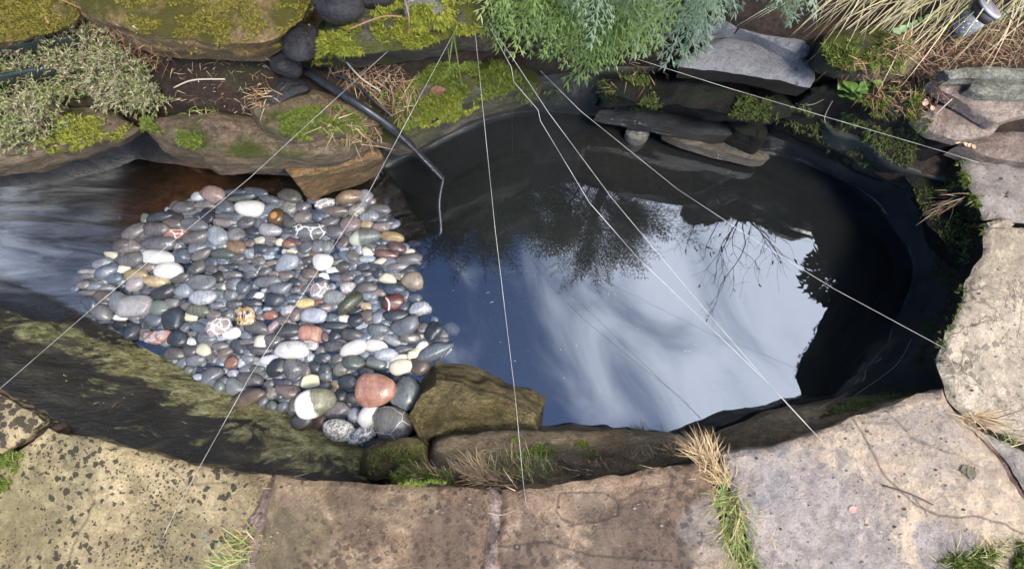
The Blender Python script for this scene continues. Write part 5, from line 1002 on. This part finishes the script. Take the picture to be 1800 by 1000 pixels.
stalk([(1395, 186, .01), (1420, 190, .015), (1445, 178, .01)], 'small curved stem on the dark mossy corner', .0012, PALE)
stalk([(1640, 205, .004), (1662, 182, .02)], 'short straw at the pink stack', .0016, PALE)
stalk([(1660, 620, .004), (1668, 640, .01), (1680, 670, .01), (1678, 700, .004)], 'pale bent straw on the right pale slab', .0008, PALE)
stalk([(1550, 852, .003), (1600, 868, .004), (1638, 886, .003)], 'dark twig lying on the big grey flagstone', .0018, leaf_mat('dark_twig', [(.05, .045, .04), (.08, .07, .06)], .8))
stalk([(1315, 904, .004), (1360, 905, .012), (1384, 890, .006)], 'thin curved straw on the grey flagstone by the grass', .0006, PALE)
stalk([(858, 900, .004), (880, 904, .006), (900, 898, .004)], 'short pale straw across the pink mortar strip', .0006, PALE)
stalk([(518, 838, .004), (545, 830, .006)], 'short straw on the rim of the brown square slab', .0012, PALE)
# crumbs of earth and grit lying on the slabs
V, F = [], []
for poly, n in (([(0, 830), (440, 850), (440, 1000), (0, 1000)], 60), ([(470, 850), (860, 865), (850, 1000), (450, 1000)], 90), ([(880, 865), (1240, 830), (1290, 1000), (870, 1000)], 110), ([(1280, 810), (1660, 700), (1790, 900), (1790, 990), (1330, 1000)], 190), ([(1680, 500), (1790, 420), (1790, 760), (1700, 700)], 70), ([(1230, 800), (1290, 800), (1350, 1000), (1290, 1000)], 90), ([(400, 900), (460, 860), (470, 1000), (390, 1000)], 70), ([(1690, 270), (1800, 300), (1800, 390), (1740, 385)], 40)):
    for px, py in poly_pts(poly, n):
        h, nn = drop(px, py); k = rnd.choice((.0007, .0008, .001, .001, .0013, .0017, .0026)); pv, pf = pebble_verts(k * rnd.uniform(1, 1.8), k, k * .6, 1, .5); b = len(V)
        V += [tuple(h + Vector(v) + Vector((0, 0, k * .3))) for v in pv]; F += [tuple(b + i for i in f) for f in pf]
plant('grit', V, F, leaf_mat('grit_crumbs', [(.05, .035, .025), (.10, .08, .06), (.20, .17, .14), (.03, .025, .02)], .85), 'crumbs of earth and grit scattered on the paving slabs', 'grit', None, 'stuff')
litter('plant_litter', [(380, 860), (470, 850), (440, 1000), (360, 1000)], 70, DRY, 'dry bits of grass around the left mortar joint', ln=(.006, .025), lift=.003, wd=.0013)
litter('plant_litter', [(1225, 800), (1320, 830), (1380, 1000), (1270, 1000)], 110, STRAW, 'loose straw bits beside the grass strip', ln=(.008, .035), lift=.003, wd=.0012)
litter('plant_litter', [(0, 600), (600, 800), (600, 830), (200, 770), (0, 690)], 26, DRY, 'few dry bits on the dark slope below the lichened slab', ln=(.006, .02), lift=.003, wd=.0013)
for pts, lb in (([(1602, 470, .004), (1598, 505, .004), (1574, 560, .004), (1560, 600, .004)], 'pale root strand stuck to the right pond wall'), ([(1548, 630, .004), (1522, 650, .004), (1516, 668, .004), (1488, 690, .004), (1440, 716, .004)], 'long pale root strand low on the right pond wall'), ([(1600, 596, .006), (1575, 640, .004), (1530, 675, .004), (1500, 695, .004)], 'second pale strand low on the right pond wall'), ([(1012, 122, .01), (1008, 160, .02), (1004, 190, .01)], 'thin stem hanging in front of the far liner'), ([(905, 165, .004), (900, 200, .006), (905, 215, .003)], 'short straw on the liner below the mossy bank')): stalk(pts, lb, .0006, PALE)
it = []
for px, py in poly_pts([(760, 440), (1100, 500), (1420, 520), (1360, 680), (1150, 750), (980, 690), (820, 610)], 60):
    it.append((P(px, py, .0015), Vector((rnd.gauss(0, 1), rnd.gauss(0, 1), 0)), rnd.choice((.002, .003, .003, .004, .006, .012)), rnd.uniform(.0008, .0016), 0))
V, F = blades(it, 2); plant('floating_bits', V, F, leaf_mat('floating_specks', [(.5, .48, .42), (.35, .3, .2), (.6, .58, .55)], .6), 'tiny specks floating on the pond', 'debris', None, 'stuff')
# leaves
def leaf_thing(name, pts, m, label, cat='leaf', group=None):
    """broad leaves: (px, py, length, angle, lift)"""
    V, F = [], []
    for px, py, ln, ang, lift in pts:
        h, nn = drop(px, py); c = h + Vector((0, 0, lift)); a = math.radians(ang); d = Vector((math.cos(a), math.sin(a), .15)); sd = Vector((-math.sin(a), math.cos(a), 0)); b = len(V)
        prof = [(0, .02), (.2, .26), (.45, .36), (.7, .26), (.9, .1), (1, .01)]
        for t, w_ in prof:
            q = c + d * ln * (t - .5) + Vector((0, 0, -ln * .3 * (t - .4) ** 2)); V += [tuple(q - sd * w_ * ln + Vector((0, 0, ln * .08))), tuple(q), tuple(q + sd * w_ * ln + Vector((0, 0, ln * .08)))]
        for i in range(5):
            for k in range(2): F.append((b + i * 3 + k, b + i * 3 + k + 1, b + i * 3 + 4 + k, b + i * 3 + 3 + k))
    return plant(name, V, F, m, label, cat, group)
GLEAF = leaf_mat('green_leaf', [(.06, .12, .022), (.11, .19, .04), (.085, .15, .03)], .4)
leaf_thing('weed', [(1490 + rnd.gauss(0, 14), 168 + rnd.gauss(0, 10), rnd.uniform(.018, .034), rnd.uniform(0, 360), rnd.uniform(.01, .04)) for _ in range(16)], GLEAF, 'small fresh green weed above the dark corner block', 'weed')
leaf_thing('weed', [(1268 + rnd.gauss(0, 8), 866 + rnd.gauss(0, 14), rnd.uniform(.012, .022), rnd.uniform(200, 380), rnd.uniform(.004, .012)) for _ in range(8)], GLEAF, 'broad green leaves in the middle of the grass strip', 'weed')
leaf_thing('weed', [(648, 196, .022, 30, .01), (652, 206, .02, 260, .008), (640, 200, .016, 160, .008)], GLEAF, 'tiny bright seedling left of the hose', 'weed')
leaf_thing('weed', [(676 + rnd.gauss(0, 8), 176 + rnd.gauss(0, 6), .012, rnd.uniform(0, 360), .012) for _ in range(7)], GLEAF, 'small creeping weed right of the hose', 'weed')
leaf_thing('weed', [(1560 + k * 11, 72 - k * 5, .022, 40 if k % 2 else -50, .03) for k in range(7)], leaf_mat('thistle_leaf', [(.12, .19, .07), (.25, .32, .17)], .5), 'toothed green leaf among the sedge at the top right', 'weed')
BROWNLEAF = leaf_mat('dead_leaf', [(.15, .065, .035), (.30, .15, .08), (.42, .27, .16)], .6)
leaf_thing('dead_leaf', [(770, 165, .042, 10, .008)], leaf_mat('dark_dead_leaf', [(.14, .065, .04), (.16, .075, .045)], .5), 'dark brown dead leaf on the green mossy bank', 'leaf')
leaf_thing('dead_leaf', [(734, 211, .025, -20, .005)], BROWNLEAF, 'small rusty leaf at the edge of the mossy bank', 'leaf')
leaf_thing('dead_leaf', [(1498, 894, .02, 10, .004)], leaf_mat('pink_leaf', [(.45, .22, .18), (.48, .25, .2)], .6), 'small pinkish leaf on the big grey flagstone', 'leaf')
leaf_thing('dead_leaf', [(1700, 826, .03, 20, .004), (1704, 830, .03, 110, .004), (1694, 824, .026, 200, .004)], leaf_mat('mud_leaf', [(.09, .075, .05), (.13, .11, .075)], .8), 'dark withered leaf scrap on the right part of the flagstone', 'leaf')
leaf_thing('dead_leaf', [(1620, 185, .02, 60, .012), (1632, 195, .015, 100, .012)], leaf_mat('buff_leaf', [(.45, .28, .2), (.55, .38, .28)], .6), 'curled buff leaf at the pink stack', 'leaf')
leaf_thing('dead_leaf', [(1680 + k * 7, 252 + k * 2, .014, k * 70, .006) for k in range(5)], leaf_mat('tan_bits', [(.5, .32, .18), (.62, .48, .32)], .6), 'few pale orange leaf bits at the joint under the stack', 'leaf')
it = [(drop(790, 100)[0] + Vector((0, .03, .06)), Vector((.05, -.5, .5)), .11, .0045, 1.4), (drop(797, 60)[0] + Vector((0, 0, .02)), Vector((.1, -.6, .5)), .14, .004, 1.6), (drop(805, 40)[0], Vector((-.1, -.6, .5)), .12, .004, 1.6)]
V, F = blades(it, 8); plant('grass_tuft', V, F, leaf_mat('green_blade', [(.08, .13, .02), (.13, .18, .035)], .45), 'few long green blades hanging over the mossy grey boulder', 'grass tuft')

# ------------------------------------------------------------------ conifer at the far end, its low fronds hang over the bank
def frond(L, r, fine=1.0, droop=.5):
    """flat fern-like spray along +X in the XY plane, drooping towards -Z: verts, faces"""
    V, F = [], []
    def strip(p, d, ln, wd):
        d = d.normalized(); sd = Vector((-d.y, d.x, r.uniform(-.1, .1))); sd.normalize(); b = len(V); e = p + d * ln; m_ = p + d * ln * .45
        V.extend([tuple(p - sd * wd * .35), tuple(m_ - sd * wd * .5), tuple(e), tuple(m_ + sd * wd * .5)]); F.append((b, b + 1, b + 2, b + 3)); return e
    n = int(L / (.0125 / fine))
    for i in range(n):
        t = i / n; x = L * t; p = Vector((x, .05 * L * math.sin(t * 3), -droop * L * t * t)); tan = Vector((1, .1 * math.cos(t * 3), -2 * droop * t))
        strip(p, tan, L / n * 1.3, .0045)
        s_ = 1 if i % 2 else -1; ln = L * .42 * (1 - t) ** .8 * (.25 + min(1, t * 5)) * r.uniform(.75, 1.1) + .008; a = math.radians(r.uniform(32, 44)) * s_
        d = Vector((math.cos(a), math.sin(a), tan.z * .6 + r.uniform(-.06, .02))).normalized(); k = max(1, int(ln / (.0095 / fine))); q = p
        for j in range(k):
            tj = j / k; q2 = strip(q, d, ln / k * 1.2, .0034); s2 = 1 if j % 2 else -1; a2 = math.radians(r.uniform(32, 48)) * s2
            d2 = Vector((d.x * math.cos(a2) - d.y * math.sin(a2), d.x * math.sin(a2) + d.y * math.cos(a2), d.z - .1)); l2 = (.008 + .42 * ln * (1 - tj)) * r.uniform(.7, 1.1)
            e = strip(q, d2, l2, .003)
            if l2 > .016:
                for s3 in (-1, 1):
                    a3 = a2 + math.radians(38) * s3; d3 = Vector((d.x * math.cos(a3) - d.y * math.sin(a3), d.x * math.sin(a3) + d.y * math.cos(a3), d.z - .1)); strip(q + d2.normalized() * l2 * .45, d3, l2 * .5, .0026)
            q = q + d * ln / k; d = (d + Vector((.02, 0, -.05))).normalized()
    return V, F
def frond_mat(name, cols):
    t = MT(name, .5, .3); k = len(cols) - 1; f = t.math('ADD', t.math('MULTIPLY', t.rand(), .62), t.math('MULTIPLY', t.isl, .38))
    t.base(t.ramp(f, [(i / k, c) for i, c in enumerate(cols)])); return t.m
GREY_GREEN = frond_mat('conifer_grey_green', [(.035, .065, .032), (.065, .105, .058), (.10, .145, .09), (.15, .19, .13), (.23, .27, .195)])
YEL_GREEN = frond_mat('conifer_yellow_green', [(.03, .055, .012), (.06, .10, .02), (.10, .155, .035), (.15, .205, .055), (.21, .265, .08)])
DARK_GREEN = leaf_mat('conifer_dark_green', [(.018, .03, .014), (.03, .05, .022), (.045, .06, .025), (.035, .03, .015)], .6)
BARK = stone_mat('conifer_bark', [(.05, .03, .02), (.11, .07, .045), (.16, .11, .075)], stretch=(1, 1, .25), rough=(.9, .8))
fr = random.Random(5)
PROTO = [frond(L, fr, .9, .26) for L in (.16, .19, .22, .25)]; COARSE = [frond(L, fr, .5, .35) for L in (.3, .36, .42)]
PM_ = {}
def proto_mesh(i, key, m):
    if (i, key) not in PM_:
        me = bpy.data.meshes.new('frond'); me.from_pydata(PROTO[i][0], [], PROTO[i][1]); me.materials.append(m); PM_[(i, key)] = me
    return PM_[(i, key)]
def orient(d, roll):
    x = d.normalized(); z = Vector((0, 0, 1)); z = (z - x * z.dot(x)); z = z.normalized() if z.length > 1e-3 else Vector((0, 1, 0)); y = z.cross(x); M = Matrix((x, y, z)).transposed()
    return M @ Matrix.Rotation(roll, 3, 'X')
def crown(name, rt, protos, n, sample, m):
    V, F = [], []
    for _ in range(n):
        p, d, s_ = sample(); pv, pf = fr.choice(protos); M = orient(d, fr.uniform(-.9, .9)) * s_; b = len(V); V += [tuple(M @ Vector(v) + p) for v in pv]; F += [tuple(i + b for i in f) for f in pf]
    return link(name, V, F, m, rt, smooth=False)
def conifer(loc, height, label, spread, lowfronds, n_crown, front, z0=.85):
    rt = empty('conifer', Vector(loc), label, 'conifer', 'conifers behind the pond')
    b = Vector(loc); tp = b + Vector((0, -.12, height))
    tubes('trunk', [(spline([b, b + Vector((.02, -.02, height * .4)), tp], 5), [.05, .047, .044, .04, .037, .033, .03, .026, .02, .014, .006])], BARK, rt, seg=9)
    def samp():
        t = fr.random() ** .8; z = z0 + (height - z0) * t; a = fr.uniform(-math.pi, math.pi); R = spread * (1 - .75 * t) * fr.uniform(.25, 1)
        q = b + Vector((math.cos(a) * R, math.sin(a) * R * .8 - .12 * t, z)); d = Vector((math.cos(a), math.sin(a) - .3, fr.uniform(-.5, .35))); return q, d, fr.uniform(.7, 1.15)
    crown('crown', rt, COARSE, n_crown, samp, DARK_GREEN)
    for z in np.linspace(z0, height * .9, 9):
        a = fr.uniform(-2.6, -.5); R = spread * (1 - .7 * z / height); tubes('branch', [(spline([b + Vector((0, 0, z)), b + Vector((math.cos(a) * R * .5, math.sin(a) * R * .5, z + .08)), b + Vector((math.cos(a) * R, math.sin(a) * R, z))], 4), .008)], BARK, rt, seg=5)
    tw = []
    for bp, tip, key, m in lowfronds[::5]:
        st_ = b + Vector((0, 0, fr.uniform(.1, .35))); tw.append((spline([st_, (st_ * .45 + bp * .55) + Vector((0, 0, .06)), bp], 5), [.008, .008, .007, .007, .006, .006, .005, .004, .0035, .003, .0025]))
    for k_, t_ in enumerate(tw): tubes('branch', [t_], BARK, rt, seg=5)
    for bp, tip, key, m in lowfronds:
        d = tip - bp; i = min(range(4), key=lambda k: abs((.16, .19, .22, .25)[k] - d.length)); o = bpy.data.objects.new('frond', proto_mesh(i, key, m)); col.objects.link(o); o.parent = rt
        M = orient(d + Vector((0, 0, d.length * .22)), fr.uniform(-.25, .25)) * (d.length / (.16, .19, .22, .25)[i]); o.matrix_local = Matrix.Translation(bp - b) @ M.to_4x4()
    return rt
def lows(x0, x1, n, mxy, key, m, sx=(-.5, .4), lift=.0):
    out = []
    for k in range(n):
        tx = fr.uniform(x0, x1); ymax = lerp_tab(mxy, tx); ty = ymax - abs(fr.gauss(0, .36)) * 95
        if ty < -30: ty = fr.uniform(-30, 10)
        zt = .56 + fr.uniform(0, .12) + max(0, (60 - ty)) * .0008 + lift; tip = P(tx, ty, zt); ln = fr.uniform(.13, .26)
        bp = tip + Vector((fr.uniform(*sx) * ln, fr.uniform(.35, .85) * ln, fr.uniform(.0, .4) * ln)); out.append((bp, tip, key, m))
    return out
LOW1 = [(835, 70), (870, 92), (905, 110), (930, 105), (960, 138), (985, 148), (1005, 150), (1030, 115), (1060, 118), (1100, 100)]
LOW2 = [(1000, 55), (1040, 85), (1080, 100), (1120, 108), (1150, 88), (1178, 148), (1192, 130), (1210, 70), (1240, 62), (1270, 50), (1310, 30), (1340, 22), (1372, 40), (1392, 52), (1410, 20), (1440, 32)]
conifer((.58, 1.42, .62), 2.1, 'tall dark conifer whose grey-green fronds droop over the slate slab', .46, lows(1000, 1440, 40, LOW2, 'g', GREY_GREEN), 210, 0)
conifer((-.30, 1.40, .62), 1.70, 'lower bushy conifer with yellow-green fronds above the mossy bank', .55, lows(835, 1100, 36, LOW1, 'y', YEL_GREEN, sx=(.0, .8), lift=-.03), 210, 0, z0=.5)

# ------------------------------------------------------------------ what the water mirrors: hedge, bare shrub, evergreen bush and a shed behind the far bank
def bush(name, c, rad, n, m, label, cat, ln=(.03, .06), wd=.022, core=True):
    rt = empty(name, Vector((c[0], c[1], ground_z(c[0], c[1]))), label, cat); it = []; c = Vector(c)
    for _ in range(n):
        d = Vector((rnd.gauss(0, 1), rnd.gauss(0, 1), rnd.gauss(0, 1))).normalized(); k = 1 + .22 * noise.noise(d * 2.2 + c) ; q = c + Vector((d.x * rad[0], d.y * rad[1], d.z * rad[2])) * k * rnd.uniform(.72, 1.0)
        it.append((q, (d + rdir(0, .6)).normalized(), rnd.uniform(*ln), wd * rnd.uniform(.6, 1.2), .4))
    V, F = blades(it, 3); link('foliage', V, F, m, rt, smooth=False)
    st = []
    for _ in range(14):
        d = Vector((rnd.gauss(0, .5), rnd.gauss(0, .5), rnd.uniform(-.3, 1))).normalized(); b0 = rt.location; st.append((spline([b0 - Vector((0, 0, .05)), (b0 + c) / 2 + Vector((d.x * .1, d.y * .1, 0)), c + Vector((d.x * rad[0], d.y * rad[1], d.z * rad[2])) * .8], 4), [.02, .019, .018, .016, .014, .012, .01, .008, .005]))
    tubes('stems', st, BARK, rt, seg=5)
HEDGE = leaf_mat('hedge_leaf', [(.012, .02, .008), (.025, .04, .014), (.04, .055, .02)], .5)
for i, (x, y, z, a, h_) in enumerate([(-1.5, 1.9, 1.5, .65, 1.2), (-.55, 2.0, 1.35, .6, 1.15), (1.35, 2.2, 1.2, .55, 1.05), (2.2, 1.9, 1.25, .6, 1.1), (2.9, 1.3, 1.1, .55, 1.0)]):
    bush('hedge_shrub', (x, y, z), (a, .4, h_), 5200, HEDGE, ['leafy evergreen shrub behind the stream, left of the conifers', 'leafy evergreen shrub behind the bushy conifer', 'leafy evergreen shrub right of the tall conifer', 'leafy evergreen shrub behind the sedge', 'leafy evergreen shrub beyond the stacked stones'][i], 'shrub')
bush('evergreen_bush', (2.05, .80, 1.75), (.22, .22, .33), 1600, HEDGE, 'small dark round bush beyond the pale slabs, seen mirrored in the pond', 'bush')
def bare_shrub(base, label):
    rt = empty('bare_shrub', Vector(base), label, 'shrub'); paths = []; r = random.Random(11); lv = []
    def grow(p, d, ln, rad, k):
        pts = [p]; n = 4
        for i in range(n): d = (d + Vector((r.gauss(0, .16), r.gauss(0, .16), r.gauss(.03, .12)))).normalized(); pts.append(pts[-1] + d * ln / n)
        paths.append((pts, [rad * (1 - .12 * i) for i in range(n + 1)]))
        if k == 0: lv.append((pts[-1], d)); return
        for i in range(3 if k > 1 else 4): grow(pts[r.choice((2, 3, 4))], (d + Vector((r.gauss(0, .55), r.gauss(0, .55), r.gauss(0, .4)))).normalized(), ln * r.uniform(.55, .8), rad * .58, k - 1)
    for _ in range(3): grow(Vector(base), Vector((r.uniform(-.45, -.05), r.uniform(-.5, -.1), 1)).normalized(), .74, .016, 5)
    tubes('branches', paths, BARK, rt, seg=4)
    it = [(p, d, r.uniform(.02, .05), .012, .8) for p, d in lv if r.random() < .25]; V, F = blades(it, 3); link('foliage', V, F, leaf_mat('few_leaves', [(.07, .06, .03), (.12, .09, .05)], .6), rt, smooth=False)
bare_shrub((1.75, 1.80, .85), 'bare branching shrub right of the conifers, mirrored as fine twigs in the pond')
def shed():
    base = Vector((1.0, 2.3, ground_z(1.0, 2.3))); rt = empty('garden_shed', base, 'grey roofed garden shed behind the conifers, its roof edge mirrored in the pond', 'shed')
    wl = MT('shed_boards', .8); wl.base(wl.ramp(wl.noise(8, 6, .6, 0, wl.map((6, 6, .4))), [(.3, (.09, .07, .055)), (.7, (.17, .14, .11))])); rf = stone_mat('roof_slate', [(.10, .10, .105), (.17, .17, .175), (.22, .22, .22)], rough=(.7, .6))
    z0 = base.z - .1; x0, x1, y0, y1, ze, zr = .35, 1.62, 2.0, 3.6, 1.95, 2.85
    V = [(x0, y0, z0), (x1, y0, z0), (x1, y1, z0), (x0, y1, z0), (x0, y0, ze), (x1, y0, ze), (x1, y1, ze), (x0, y1, ze), (x0, (y0 + y1) / 2, zr), (x1, (y0 + y1) / 2, zr)]
    link('walls', V, [(0, 1, 5, 4), (1, 2, 6, 9, 5), (2, 3, 7, 6), (3, 0, 4, 8, 7)], wl.m, rt, smooth=False)
    V, F = [], []
    ym = (y0 + y1) / 2
    for side in (0, 1):
        for row in range(8):
            t0, t1 = row / 8, (row + 1.25) / 8
            for k in range(9):
                xa = x0 - .08 + k * (x1 - x0 + .16) / 9; xb = xa + (x1 - x0 + .16) / 9 - .006
                def pt(x, t, dz): yy = (y0 - .12 + (ym - y0 + .12) * min(t, 1)) if side == 0 else (y1 + .12 - (y1 + .12 - ym) * min(t, 1)); return (x, yy, ze - .1 + (zr - ze + .14) * min(t, 1) + dz)
                j = rnd.uniform(0, .006); b = len(V); V += [pt(xa, t0, .02 + j), pt(xb, t0, .02 + j), pt(xb, t1, .006), pt(xa, t1, .006), pt(xa, t0, j), pt(xb, t0, j), pt(xb, t1, -.008), pt(xa, t1, -.008)]
                for f in ((0, 1, 2, 3), (7, 6, 5, 4), (0, 4, 5, 1), (1, 5, 6, 2), (2, 6, 7, 3), (3, 7, 4, 0)): F.append(tuple(b + q for q in f))
    link('roof', V, F, rf, rt, smooth=False)
shed()
